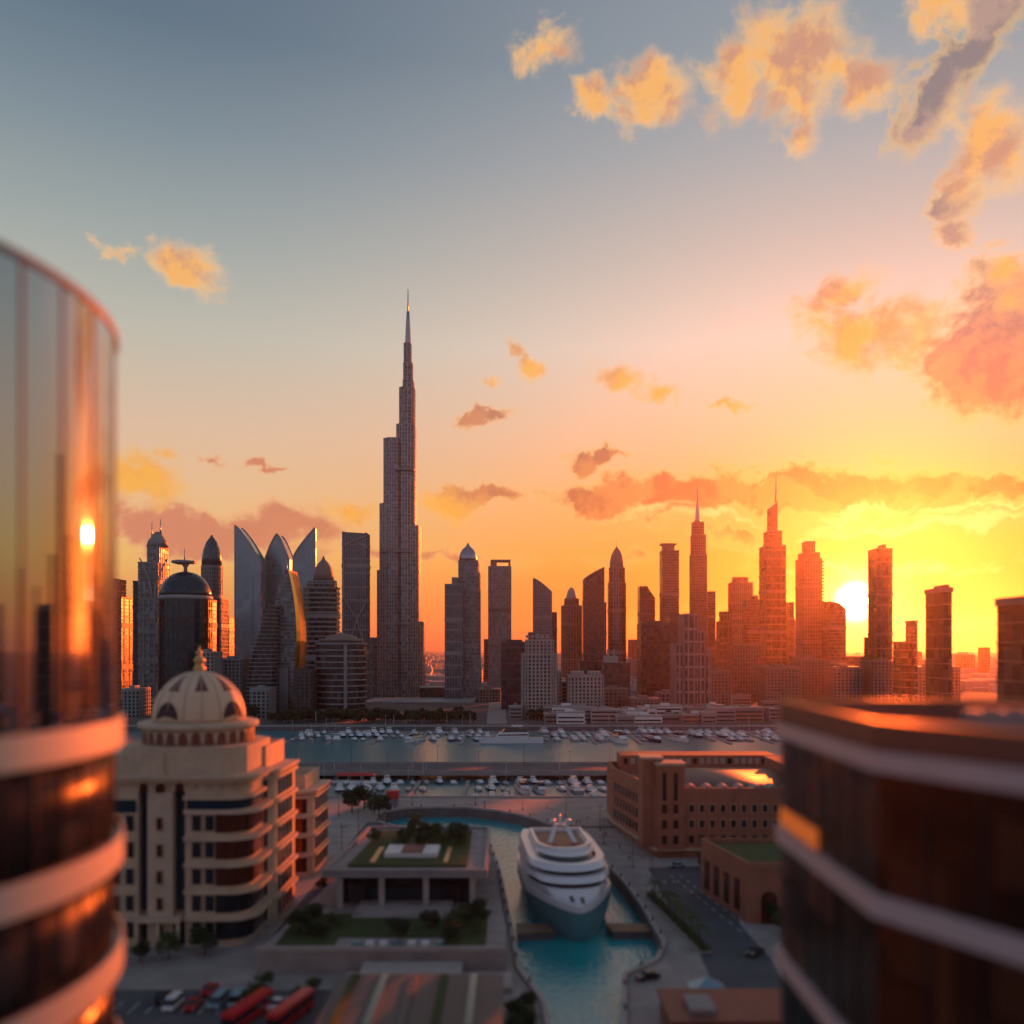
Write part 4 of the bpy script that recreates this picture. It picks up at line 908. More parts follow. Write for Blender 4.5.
def wing_b(name, label, x0, x1, y0, y1, zc, zp, nf, gl=win):
    root = empty(name, ((x0 + x1) / 2, (y0 + y1) / 2, 0), label, 'building'); r = 3.2; q = lambda o_: rounded(x0 - o_, x1 + o_, y0 - o_, y1, r + o_)
    mb = MB(); mb.prism(q(0), 0, zc); mb.build('wall', stone, root)
    mb = MB(); mb.prism(q(.6), zc, zc + .5); mb.prism(q(1.1), zc + .5, zc + 1.1); mb.build('cornice', stone, root)
    mb = MB(); ring(mb, rect(x0, x1 - 2.4, y0 + 2.5, y1 - .5), zc + 1.1, zp, .5); mb.prism(rect(x0 + .6, x1 - 3, y0 + 3.1, y1 - 1), zc + 1.1, zc + 2.6); mb.build('roof_parapet', stone, root)
    h = (zc - 1) / nf
    for k in range(nf):
        z = 1 + h * k; mb = MB(); mb.prism(q(.8), z + h - 1.0, z + h - .25); mb.build('balcony_band', stone, root)
        n = int((y1 - y0 - 3) / 3.4)
        for j in range(n):
            yc = y0 + 4.4 + 3.4 * j; f = MB(); f.box(x1 - .1, x1 + .16, yc - 1.15, yc + 1.15, z + .3, z + h - 1.2); fo = f.build('window', stone_d, root)
            g = MB(); g.box(x1 + .1, x1 + .24, yc - .95, yc + .95, z + .5, z + h - 1.35); g.build('pane', gl, fo)
        f = MB(); f.prism(rounded(x0 + .2, x1 - .9, y0 - .25, y0 + 2, 2.3), z + .3, z + h - 1.1); f.build('ribbon_window', gl, root)
    return root
wing_b('apartment_building', 'six-storey beige building with rounded balcony bands beside the domed building', -72, -51.4, 194.2, 213, 32.6, 38.6, 6)
wing_b('apartment_building', 'small beige block with orange sunlit side, rearmost of the beige buildings', -70, -52.4, 236, 256, 21.5, 26.2, 4, win_r)

# ------------------------------------------------------------------ villa with the roof garden
vl = empty('garden_pavilion', (-22, 212, 0), 'flat-roofed pavilion with a green roof garden beside the yacht canal', 'building')
mb = MB(); mb.prism([(-47, 166), (-1.2, 166), (-1.2, 179), (-5.5, 243), (-41, 243)], 0.03, 4.0); mb.build('podium', pave, vl)
mb = MB(); mb.prism([(-47.2, 165.8), (-1, 165.8), (-1, 166.5), (-47.2, 166.5)], 4.0, 4.9); mb.build('terrace_parapet', pave_l, vl)
mb = MB(); mb.prism([(-38, 198), (-8.5, 198), (-8.5, 236), (-36, 236)], 4.0, 11.0); mb.build('wall', g_dark, vl)
mb = MB(); mb.prism([(-40.5, 192), (-5.2, 192), (-5.8, 239), (-38, 239)], 11.0, 12.0); ring(mb, [(-40.5, 192), (-5.2, 192), (-5.8, 239), (-38, 239)], 11.9, 12.7, .8); mb.build('roof', conc, vl)
for x in (-37, -28, -18.5, -8.5):
    mb = MB(); mb.box(x - .6, x + .6, 193, 194.2, 4, 11); mb.build('column', pave_l, vl)
mb = MB(); mb.box(-31, -15, 197.2, 198.2, 4.2, 7.6); mb.build('front_window', win_b, vl)
mb = MB(); mb.box(-33, -13, 190, 197, 4.0, 4.8); mb.box(-31.5, -14.5, 188, 190, 4.0, 4.4); mb.build('steps', pave_l, vl)
mb = MB(); mb.prism([(-36, 197), (-10, 197), (-10.4, 234), (-34, 234)], 12.0, 12.5); mb.build('roof_lawn', lawn, vl)
mb = MB(); mb.box(-29, -17, 204, 213, 12.5, 13.5); mb.build('skylight_kerb', c_white, vl); mb = MB(); mb.box(-25.2, -20.4, 204.4, 212.6, 13.5, 13.8); mb.build('skylight', maroon, vl)
for x0, y0, x1, y1 in ((-31.5, 199, -30.3, 214), (-15.2, 199, -14.2, 214)):
    mb = MB(); mb.box(x0, x1, y0, y1, 12.5, 12.75); mb.build('roof_bench', gold, vl)
mb = MB(); mb.box(-44.5, -33.5, 168, 189, 4.0, 4.25); mb.box(-33.5, -13, 174, 186, 4.0, 4.25); mb.box(-13, -5, 168, 192, 4.0, 4.25); mb.build('lawn', lawn, vl)
for k in range(7):
    mb = MB(); mb.box(-30 + 2.6 * k, -28.6 + 2.6 * k, 168.4, 170, 4, 4.8); tag(mb.build('terrace_table', c_white if k % 3 else hullt), 'small pale table in the row on the pavilion\'s front terrace', 'table', 'tables on the front terrace')
bush = make_tree('shrub', 'x', 3.6, 2.2, leafm, 77, 700, .24, 'shrubs in the pavilion gardens')
dbush = make_tree('shrub', 'x', 3.6, 2.4, leafd, 78, 700, .24, 'shrubs in the pavilion gardens')
for i in range(18):
    x, y = rt.uniform(-35, -11), rt.uniform(214, 233)
    place((bush, dbush)[i % 2], x, y, 12.2, rt.random() * 6, rt.uniform(.6, 1.2), 'shrub in the planting on the back half of the pavilion roof', 'shrubs on the pavilion roof')
for i in range(26):
    x = rt.choice([rt.uniform(-43.5, -34), rt.uniform(-12.5, -5.5), rt.uniform(-43, -6)]); y = rt.uniform(170, 188)
    place((bush, dbush)[i % 2], x, y, 4.0, rt.random() * 6, rt.uniform(.6, 1.15), 'shrub on the lower lawn in front of the pavilion', 'shrubs on the lower lawn')
# foreground row of buildings and greens along the bottom
fb = empty('market_hall', (-15, 150, 0), 'low dark-roofed hall with pale roof strips at the bottom centre', 'building')
mb = MB(); mb.box(-28, -2, 128, 150, 0, 5); mb.build('wall', brick_d, fb); mb = MB(); mb.box(-28.6, -1.4, 127.4, 150.6, 5, 5.5); mb.build('roof', c_dark, fb)
for k in range(5):
    mb = MB(); mb.box(-26.5 + 4.9 * k, -25.3 + 4.9 * k, 129, 149.6, 5.5, 5.9); mb.build('skylight', (lawn, win_b, c_dark)[k % 3], fb)
mb = MB(); mb.box(-30, 0, 156, 163.5, 0.05, 1.2); mb.box(-27, -9, 158, 165, 1.2, 2.6); ot = tag(mb.build('entrance_terrace', pave_l), 'pale raised entrance terrace below the pavilion wall', 'terrace')
mb = MB(); mb.box(-.6, 3.8, 128, 152, .05, .5); tag(mb.build('lawn_bed', lawn), 'dark green lawn bed by the canal mouth at bottom centre', 'lawn')
for i in range(6): place(dbush, .5 + (i % 2) * 2, 130 + 3.6 * i, .4, i, .8, 'shrub in the dark bed beside the canal mouth', 'shrubs by the canal mouth')
for i in range(7): place(bush, -44 + (i % 2) * 8.5 + rt.random(), 146 + 2.2 * i, 0, i, .8, 'shrub beside the parked vehicles at bottom left', 'shrubs beside the parked vehicles')

# ------------------------------------------------------------------ terracotta building
tb = empty('terracotta_building', (60, 288, 0), 'long terracotta building with corner tower and recessed grey roof', 'building')
T = [(41, 257), (90, 257), (90, 318), (33.5, 318), (33.5, 300)]
mb = MB(); mb.prism(T, 2.6, 17.5, concave=True); mb.box(43.2, 89, 259.5, 316, 17.5, 17.8); ring(mb, [(41.1, 257.2), (89.9, 257.2), (89.9, 317.9), (33.7, 317.9), (33.7, 300)], 17.5, 20.0, .9); mb.build('wall', brick, tb)
mb = MB(); mb.prism(offset(T, -.6), 0, 2.6, concave=True); mb.build('arcade', brick_d, tb)
mb = MB(); mb.prism(offset(T, .7), 2.2, 2.9, concave=True); mb.build('canopy_ledge', stone_d, tb)
mb = MB(); mb.box(41.4, 49.2, 256.2, 264, 2.6, 27); mb.box(37.6, 43.4, 259.5, 268, 2.6, 28.3); mb.build('corner_tower', brick, tb)
mb = MB(); mb.box(41.0, 49.6, 255.8, 264.4, 26.4, 27.2); mb.box(37.2, 43.8, 259.1, 268.4, 27.8, 28.5); mb.build('tower_cap', stone_d, tb)
for x in (43.4, 46.6):
    mb = MB(); mb.box(x - .55, x + .55, 256.0, 256.3, 16.5, 24.5); mb.build('slot_window', win, tb)
mb = MB(); mb.box(84, 90.5, 256.6, 300, 17.5, 24); mb.box(37, 90, 306, 318.2, 17.5, 23.5); mb.build('rear_block', brick, tb)
for k in range(22): 
    mb = MB(); mb.box(38 + 2.35 * k, 39.4 + 2.35 * k, 305.8, 306.2, 20.6, 22.6); mb.build('roof_window', pave_l if k % 5 else win, tb)
mb = MB(); n = 10
mb.loft([[(49.5, 263 + 21 * (1 - math.cos(PI * j / n)), 17.8 + 3.4 * math.sin(PI * j / n)) for j in range(n + 1)], [(83, 263 + 21 * (1 - math.cos(PI * j / n)), 17.8 + 3.4 * math.sin(PI * j / n)) for j in range(n + 1)]], smooth=True); mb.build('vaulted_roof', c_dark, tb)
for k in range(7):
    mb = MB(); x = 52 + 4.7 * k; mb.loft([[(x + 1.9 * math.cos(PI * j / 8), 259.4, 17.8 + 2.6 * math.sin(PI * j / 8)) for j in range(9)], [(x + 1.9 * math.cos(PI * j / 8), 264.5, 17.8 + 2.6 * math.sin(PI * j / 8)) for j in range(9)]]); mb.build('barrel_dormer', conc, tb)
for r_ in range(3):
    z = 4.2 + 4.4 * r_
    for k in range(13):
        x = 51.2 + 3.0 * k; f = MB(); f.box(x - .85, x + .85, 256.75, 257.05, z, z + 2.5); fo = f.build('window', stone_d if r_ else brick_d, tb); g = MB(); g.box(x - .65, x + .65, 256.68, 256.8, z + .2, z + 2.3); g.build('pane', win, fo)
    a = Vector((33.5, 300)); b = Vector((41, 257)); L = (b - a).length; e = (b - a) / L; nn_ = Vector((e.y, -e.x)); nn_ = nn_ if nn_.x < 0 else -nn_
    for k in range(10):
        c = a + e * (3 + 3.3 * k); f = MB(); q = [c - e * .9, c + e * .9, c + e * .9 + nn_ * .2, c - e * .9 + nn_ * .2]; f.prism([(p.x, p.y) for p in q], z, z + 2.6); f.build('window', win, tb)
    for x in (43.4, 46.6):
        f = MB(); f.box(x - .7, x + .7, 256.0, 256.3, z, z + 2.4); f.build('window', win, tb)
sb = empty('sandy_building', (62, 200, 0), 'small sandy-coloured building with arched doorway and green roof at right', 'building')
SP = [(46.5, 222), (51.5, 196), (75, 196), (75, 222)]
mb = MB(); mb.prism(SP, 0, 11.6); ring(mb, SP, 11.5, 13.2, .6); mb.build('wall', brick, sb); mb = MB(); mb.prism(offset(SP, -.9), 11.6, 12.2); mb.build('roof_lawn', lawn, sb)
mb = MB(); arched(mb, 56, 195.7, 0, 3.4, 7, .5); mb.build('doorway', win_r, sb)
for x in (61.5, 65.5): mb = MB(); mb.box(x - .9, x + .9, 195.8, 196.1, 3, 7.5); mb.build('window', win, sb)
a = Vector((46.5, 222)); b = Vector((51.5, 196)); e = (b - a).normalized(); nn_ = Vector((-e.y, e.x)); nn_ = nn_ if nn_.x < 0 else -nn_
for k in range(4):
    c = a + e * (4 + 5.6 * k); f = MB(); q = [c - e * 1.2, c + e * 1.2, c + e * 1.2 + nn_ * .25, c - e * 1.2 + nn_ * .25]; f.prism([(p.x, p.y) for p in q], 1.5, 8.5); f.build('window', win_r, sb)

# ------------------------------------------------------------------ the big yacht in the canal
yt = empty('motor_yacht', (11.5, 228, -3.5), 'large white three-deck yacht with teal hull moored in the canal', 'yacht')
ax0 = Vector((14.6, 192.5)); ax1 = Vector((10.6, 250)); YL = (ax1 - ax0).length; ye = (ax1 - ax0) / YL; yn = Vector((ye.y, -ye.x))
def yp(u, w, z): z = z if z < 4.6 else 4.6 + (z - 4.6) * .84; p = ax0 + ye * (u * YL) + yn * w; return (p.x, p.y, z)
def hw(u, k=1.0, p=.62): return 10.2 * k * min(1, (max(0, u) / .34)) ** p * (1 if u < .75 else 1 - .25 * ((u - .75) / .25) ** 2)
def deckring(u0, u1, k, z, n=18, p=.62, rake=0, blunt=0):
    us = [u0 + (u1 - u0) * (j / n) ** 1.6 for j in range(n + 1)]
    w = lambda u: min(hw(u, k), hw(u, 1, p) if blunt == 0 else 10.2 * k * (1 - max(0, 1 - (u - u0) / blunt) ** 2.3) ** .5)
    return [yp(u + rake, -w(u), z) for u in us] + [yp(u + rake, w(u), z) for u in reversed(us[1:])]
mb = MB(); mb.loft([deckring(.045, .98, .80, -4.2, p=.85), deckring(.03, .99, .90, -2.4, p=.75), deckring(.012, 1, .97, .4, p=.68), deckring(0, 1, 1.0, 3.2)], smooth=False); mb.build('hull', hullt, yt)
mb = MB(); mb.loft([deckring(0, 1, 1.005, 3.2), deckring(-.002, 1, 1.03, 4.5), deckring(.0, 1, 1.0, 4.6)], smooth=False); mb.build('bulwark', hullw, yt)
def block(u0, u1, k, z0, z1, m, name, rake=.0, parent=yt):
    mb = MB(); mb.loft([deckring(u0, u1, k, z0, blunt=.22), deckring(u0 + rake, u1, k * .965, z1, blunt=.22)]); return mb.build(name, m, parent)
block(.10, .96, .93, 4.6, 6.6, hullw, 'main_deck', .03)
block(.155, .95, .925, 6.6, 7.8, win, 'deck_windows', .02)
block(.14, .97, .98, 7.8, 9.0, hullw, 'upper_deck', .03)
block(.215, .93, .86, 9.0, 10.2, win, 'deck_windows', .02)
block(.19, .95, .93, 10.2, 11.6, hullw, 'bridge_deck', .04)
block(.265, .80, .72, 11.6, 12.9, hullw, 'wheelhouse', .05)
block(.262, .42, .735, 11.75, 12.55, win, 'windscreen', .03)
mb = MB(); mb.loft([deckring(.40, .78, .55, 12.9, blunt=.15), deckring(.40, .78, .55, 12.96, blunt=.15)]); mb.build('sun_deck', teak, yt)
mb = MB(); ring_ = deckring(.37, .80, .68, 12.9, 14, blunt=.16); r1_ = deckring(.375, .80, .67, 14.0, 14, blunt=.16); r2 = deckring(.39, .79, .60, 14.0, 14, blunt=.16); r3_ = deckring(.39, .79, .60, 12.95, 14, blunt=.16); mb.loft([ring_, r1_, r2, r3_], cap0=False, cap1=False); mb.build('sun_deck_coaming', hullw, yt)
mb = MB()
for s_ in (-1, 1): mb.bar(yp(.52, s_ * 3.2, 12.9), yp(.60, s_ * 1.2, 17.5), 1.0, .5)
mb.bar(yp(.60, -1.8, 17.6), yp(.60, 1.8, 17.6), 1.4, .4); mb.tube([yp(.60, 0, 17.7), yp(.62, 0, 20.5)], [.35, .1], 6); mb.build('radar_arch', hullw, yt)
for s_ in (-1, 1): mb = MB(); x, y, z = yp(.60, s_ * 1.9, 17.8); mb.lathe(x, y, [(.2, z), (.7, z + .3), (.75, z + .8), (.4, z + 1.3), (.05, z + 1.4)], 12); mb.build('radar_dome', hullw, yt)
for s_ in (-1, 1):
    x, y, z = yp(.47, s_ * 3.0, 12.95); mb = MB(); mb.box(x - 1.1, x + 1.1, y - 1.4, y + 1.4, z, z + .7); mb.build('deck_sofa', maroon, yt)
mb = MB()
for s_ in (-1, 1):
    for j in range(16):
        p = yp(.01 + j * .012, s_ * hw(.01 + j * .012) * .97, 4.6); mb.tube([p, (p[0], p[1], 5.6)], [.04, .04], 5)
mb.build('bow_rail', c_steel, yt)
mb = MB(); mb.loft([deckring(.03, .10, .8, 4.62, 8), deckring(.03, .10, .8, 4.68, 8)]); mb.build('foredeck', hullw, yt)
for s_ in (-1, 1):
    for j in range(11):
        u = .30 + j * .055; p = Vector(yp(u, s_ * hw(u) * .985, 1.6)); q = Vector(yp(u, s_ * (hw(u) * .985 + .12), 1.6)); mb = MB(); mb.tube([p, q], [.42, .42], 10, False); mb.build('porthole', win, yt)
    for u0_, u1_, z_ in ((.13, .60, 5.0), (.20, .9, 9.9)):
        for zz in (.5, 1.0):
            pts = [yp(u0_ + (u1_ - u0_) * j / 14, s_ * (hw(u0_ + (u1_ - u0_) * j / 14) * (.99 if z_ < 6 else .95)), z_ + zz) for j in range(15)]
            mb = MB(); mb.tube(pts, [.05] * 15, 5); mb.build('rail', c_steel, yt)
for j in range(5):
    x, y, z = yp(.045 + .02 * j, (-1) ** j * 1.1, 4.75); mb = MB(); mb.lathe(x, y, [(.35, z), (.4, z + .4), (.2, z + .6)], 8); mb.build('deck_fitting', c_dark, yt)
# floating docks by the bow
for poly, l in (([(22, 196), (30.2, 196), (30.2, 201.5), (21, 201.5)], 'short dark floating dock from the right quay towards the yacht'), ([(1.2, 194.5), (9.2, 196), (7.5, 201.5), (1, 201.5)], 'short dark floating dock from the left quay below the yacht bow')):
    r_ = empty('floating_dock', (poly[0][0], poly[0][1], 0), l, 'dock'); mb = MB(); mb.prism(poly, -4, -1.9); mb.build('float', quay, r_); mb = MB(); mb.prism(offset(poly, .15), -1.9, -1.65); mb.build('deck', teak, r_)

# ------------------------------------------------------------------ boats
def make_motorboat(label, L, Bm, hm_, flies=1, group=None, name='motor_boat'):
    root = empty(name, (0, 0, 0), label, 'boat', group)   # bow towards -y
    def rg(k, z, bow): return [(-Bm / 2 * k, L * .5, z), (-Bm / 2 * k, -L * .05, z), (-Bm * .34 * k, -L * .28, z), (0, -L * .5 + bow, z), (Bm * .34 * k, -L * .28, z), (Bm / 2 * k, -L * .05, z), (Bm / 2 * k, L * .5, z)]
    mb = MB(); hh = L * .10; mb.loft([rg(.6, -.5, L * .12), rg(.92, .2, L * .05), rg(1, hh, 0)]); mb.build('hull', hm_, root)
    mb = MB(); mb.loft([rg(.96, hh, L * .02), rg(.96, hh + .06, L * .02)]); mb.build('deck', hullw if hm_ != hullw else teak, root)
    def cab(y0, y1, w, z0, z1, rk): return [[(-w, y1, z0), (-w, y0, z0), (w, y0, z0), (w, y1, z0)], [(-w * .9, y1 - .2, z1), (-w * .85, y0 + rk, z1), (w * .85, y0 + rk, z1), (w * .9, y1 - .2, z1)]]
    z = hh + .06; mb = MB(); mb.loft(cab(-L * .22, L * .28, Bm * .36, z, z + L * .07, L * .06)); mb.build('cabin', hullw, root)
    mb = MB(); mb.loft(cab(-L * .19, L * .27, Bm * .365, z + L * .02, z + L * .05, L * .03)); mb.build('cabin_windows', win, root)
    z2 = z + L * .07
    if flies:
        mb = MB(); mb.loft(cab(-L * .09, L * .24, Bm * .30, z2, z2 + L * .035, L * .03)); mb.loft(cab(L * .02, L * .2, Bm * .3, z2 + L * .085, z2 + L * .1, .1))
        for s_ in (-1, 1): mb.bar((s_ * Bm * .26, L * .18, z2), (s_ * Bm * .26, L * .14, z2 + L * .09), .15)
        mb.build('flybridge', hullw, root)
    if flies > 1:
        mb = MB(); mb.loft(cab(-L * .13, L * .26, Bm * .33, z2, z2 + L * .05, L * .05)); mb.build('upper_windows', win, root); mb = MB(); mb.tube([(0, L * .1, z2 + L * .1), (0, L * .12, z2 + L * .2)], [.15, .05], 5); mb.build('mast', c_steel, root)
    freeze(root); return root
def make_sailboat(label, L, Bm, hm_, group):
    root = empty('sailing_boat', (0, 0, 0), label, 'sailing boat', group)
    def rg(k, z, bow): return [(-Bm * .38 * k, L * .5, z), (-Bm / 2 * k, 0, z), (-Bm * .3 * k, -L * .3, z), (0, -L * .5 + bow, z), (Bm * .3 * k, -L * .3, z), (Bm / 2 * k, 0, z), (Bm * .38 * k, L * .5, z)]
    mb = MB(); mb.loft([rg(.5, -.4, L * .1), rg(.95, .3, L * .03), rg(1, 1.1, 0)]); mb.build('hull', hm_, root)
    mb = MB(); mb.box(-Bm * .22, Bm * .22, -L * .15, L * .2, 1.1, 1.6); mb.build('cabin', hullw, root)
    mb = MB(); mb.tube([(0, -L * .05, 1), (0, -L * .05, L * 1.15)], [.2, .12], 5); mb.build('mast', c_steel, root)
    mb = MB(); mb.tube([(0, -L * .05, 2.4), (0, L * .38, 2.4)], [.22, .16], 6); mb.build('boom', hulln, root)
    freeze(root); return root
GF = 'boats in the far marina row'; GN = 'boats in the near basin'
fleet = {}
for g_, where in ((GF, 'moored in the far marina beyond the channel'), (GN, 'moored in the near basin below the road bridge')):
    fleet[g_] = [make_motorboat('white motor boat with flybridge ' + where, 15, 4.8, hullb, 1, g_), make_motorboat('dark-hulled motor boat with white cabin ' + where, 14, 4.6, hulln, 1, g_), make_motorboat('small open white motor boat without flybridge ' + where, 10, 3.6, hullb, 0, g_), make_sailboat('bare-masted white sailing boat ' + where, 12, 3.6, hullb, g_)]
WZ = -3.5
rbt = random.Random(9)
def pier(x, y0, y1, w, label, grp):
    mb = MB(); mb.box(x - w / 2, x + w / 2, y0, y1, -3.9, -2.8); o = mb.build('pontoon', pave, None, (x, (y0 + y1) / 2, -3.9)); tag(o, label, 'pontoon', grp)
xs = []
x = -150
while x < 205:
    if not (-14 < x < 22): xs.append(x)
    x += 6.0
for i, x in enumerate(xs):
    for row, y in enumerate((662, 640, 617)):
        if row and (68 < x < 90 or 96 < x < 128): continue
        if row == 2 and rbt.random() < .25: continue
        if rbt.random() < .08: continue
        b = fleet[GF][rbt.choice([0, 0, 1, 2, 3, 3])]; o = place(b, x + rbt.uniform(-.5, .5), y + rbt.uniform(-2, 2), WZ, rbt.choice([0, 0, PI]) + rbt.uniform(-.05, .05) + .25, rbt.uniform(.75, 1.3))
for k in range(13):
    pier(-152 + 29.6 * k, 592 if not (-20 < -152 + 29.6 * k < 30) else 640, 688, 2.2, 'long narrow pontoon reaching out from the far shore', 'pontoons of the far marina')
for y_ in (642.4,):
    mb = MB(); mb.box(-160, 210, 674, 677, -3.9, -2.6); tag(mb.build('pontoon_walkway', pave), 'long pontoon walkway along the far shore behind the boats', 'pontoon')
big = [(620, 604, 30, 7.5, hullw, .22, 'big white bow-on yacht in the far marina, right of centre'), (655, 612, 24, 6.4, hulln, .22, 'dark-hulled yacht, first right of the big white bow-on yacht'), (680, 612, 25, 6.6, hullw, .30, 'white yacht, second right of the big bow-on yacht'), (413, 610, 22, 6, hullw, -.5, 'white yacht angled alone in the far marina, left of centre')]
for px, y, L, Bm, m, rz, l in big:
    b = make_motorboat(l, L, Bm, m, 2, None, 'motor_yacht'); b['category'] = 'yacht'; place(b, gx(px, y), y, WZ, rz)
b = make_motorboat('long low grey yacht lying broadside in the far marina centre', 44, 8, hullw, 2, None, 'motor_yacht'); b['category'] = 'yacht'; place(b, gx(510, 600), 600, WZ, -PI / 2 + .08)
for k in range(27):
    xx = -108 + 6.2 * k
    if -26 < xx < -20: continue
    for y in (421, 400, 378):
        if y == 378 and rbt.random() < .35: continue
        if (-34 < xx < -16 or 2 < xx < 20) and y < 410: continue
        b = fleet[GN][rbt.choice([0, 1, 2, 2, 3])]; place(b, xx + rbt.uniform(-.4, .4), y + rbt.uniform(-1.5, 1.5), WZ, rbt.choice([0, PI]) + .18, rbt.uniform(.75, 1.0))
for k in range(8): pier(-112 + 22.8 * k, 372, 428, 1.8, 'short pontoon in the near basin below the road bridge', 'pontoons of the near basin')
for px, y, L, rz, l in ((524, 396, 20, .12, 'white cruiser in the near basin, left of the two bow-on cruisers'), (541, 396, 17, .16, 'smaller white cruiser, right of the two bow-on cruisers in near basin')):
    b = make_motorboat(l, L, 5.4, hullw, 2, None, 'motor_yacht'); b['category'] = 'yacht'; place(b, gx(px, y), y, WZ, rz)
# red floating restaurant
fr = empty('canopy_boat', (gx(357, 424), 424, WZ), 'low boat under a long red canopy in the near basin', 'boat')
xc = gx(357, 424); mb = MB(); mb.box(xc - 9, xc + 9, 418.5, 423, -4, -2); mb.build('hull', hullw, fr)
mb = MB(); mb.loft([[(xc - 9, 418, .6), (xc + 9, 418, .6), (xc + 9, 423.4, .6), (xc - 9, 423.4, .6)], [(xc - 8, 420.4, 1.7), (xc + 8, 420.4, 1.7), (xc + 8, 421, 1.7), (xc - 8, 421, 1.7)]]); mb.build('canopy', red, fr)
mb = MB()
for sx_ in (-8.6, -3, 3, 8.6):
    for yy in (418.4, 423): mb.bar((xc + sx_, yy, -2), (xc + sx_, yy, .7), .15)
mb.build('canopy_posts', c_white, fr)
kp = empty('kiosk', (-45, 325, 0), 'small red-roofed kiosk on the promenade among dark trees', 'kiosk'); kx, ky = gp(389, 818)
mb = MB(); mb.box(-47.5, -43.5, 342, 346, 0, 2.8); mb.build('wall', c_grey, kp); mb = MB(); mb.loft([[(-48, 341.5, 2.8), (-43, 341.5, 2.8), (-43, 346.5, 2.8), (-48, 346.5, 2.8)], [(-47.6, 342, 5.6), (-43.4, 342, 5.6), (-43.4, 346, 5.6), (-47.6, 346, 5.6)]]); mb.build('roof', red, kp)

# markings, bollards
mb = MB()
for x0, y0, x1, y1 in ((51, 190, 44, 240), (48.5, 190, 41.5, 240)):
    for k in range(10):
        a = Vector((x0, y0)).lerp(Vector((x1, y1)), k / 10); b = Vector((x0, y0)).lerp(Vector((x1, y1)), k / 10 + .05); mb.face([(a.x - .08, a.y, .05), (a.x + .08, a.y, .05), (b.x + .08, b.y, .05), (b.x - .08, b.y, .05)])
for k in range(14): mb.face([(-66 + 2.9 * k, 147.5, .05), (-65.85 + 2.9 * k, 147.5, .05), (-65.85 + 2.9 * k, 152.5, .05), (-66 + 2.9 * k, 152.5, .05)])
struct('road_marking', mb, c_white)
def make_bollard():
    root = empty('bollard', (0, 0, 0), 'small dark mooring bollard on the canal coping', 'bollard', 'mooring bollards along the canal')
    mb = MB(); mb.lathe(0, 0, [(.32, 0), (.22, .15), (.2, .6), (.36, .75), (.3, .9)], 10); mb.build('post', c_dark, root); freeze(root); return root
bol = make_bollard()
for line, sd_ in ((bankL[2:], -1), (north, -1), (bankR[:8], -1)):
    for a, b in zip(line, line[1:]):
        a = Vector(a); b = Vector(b); L = (b - a).length; d = (b - a) / max(L, .1); n_ = Vector((d.y, -d.x)) * sd_
        for k in range(max(1, int(L / 9))): p = a + d * (L * (k + .5) / max(1, int(L / 9))) + n_ * .45; place(bol, p.x, p.y, .4)
# ------------------------------------------------------------------ lamps, rails, people, vehicles
def make_lamp(label, h, grp):
    root = empty('street_lamp', (0, 0, 0), label, 'street lamp', grp)
    mb = MB(); mb.lathe(0, 0, [(.3, 0), (.3, .4), (.12, .5), (.09, h)], 8); mb.build('post', c_dark, root)
    mb = MB(); mb.bar((-.9, 0, h), (.9, 0, h), .1); mb.build('arm', c_dark, root)
    for s_ in (-1, 1):
        mb = MB(); mb.lathe(s_ * .95, 0, [(.12, h - .12), (.4, h - .06), (.4, h + .08), (.15, h + .16)], 8); mb.build('lamp_head', c_lite, root)
    freeze(root); return root
lp = make_lamp('dark two-headed lamp post along the promenade by the canal', 8, 'lamp posts on the promenade')
for x, y in [(-62, 322), (-38, 343), (-14, 344), (4, 334), (19, 318), (29, 296), (28, 275), (33, 246), (34.5, 222), (35, 200), (-49.5, 290), (-49.5, 262)]: place(lp, x, y)
lq = make_lamp('tall lamp post standing on the road bridge', 10, 'lamp posts on the road bridge')
for k in range(16): place(lq, -170 + 22 * k, 433 if k % 2 else 459.5, .2)
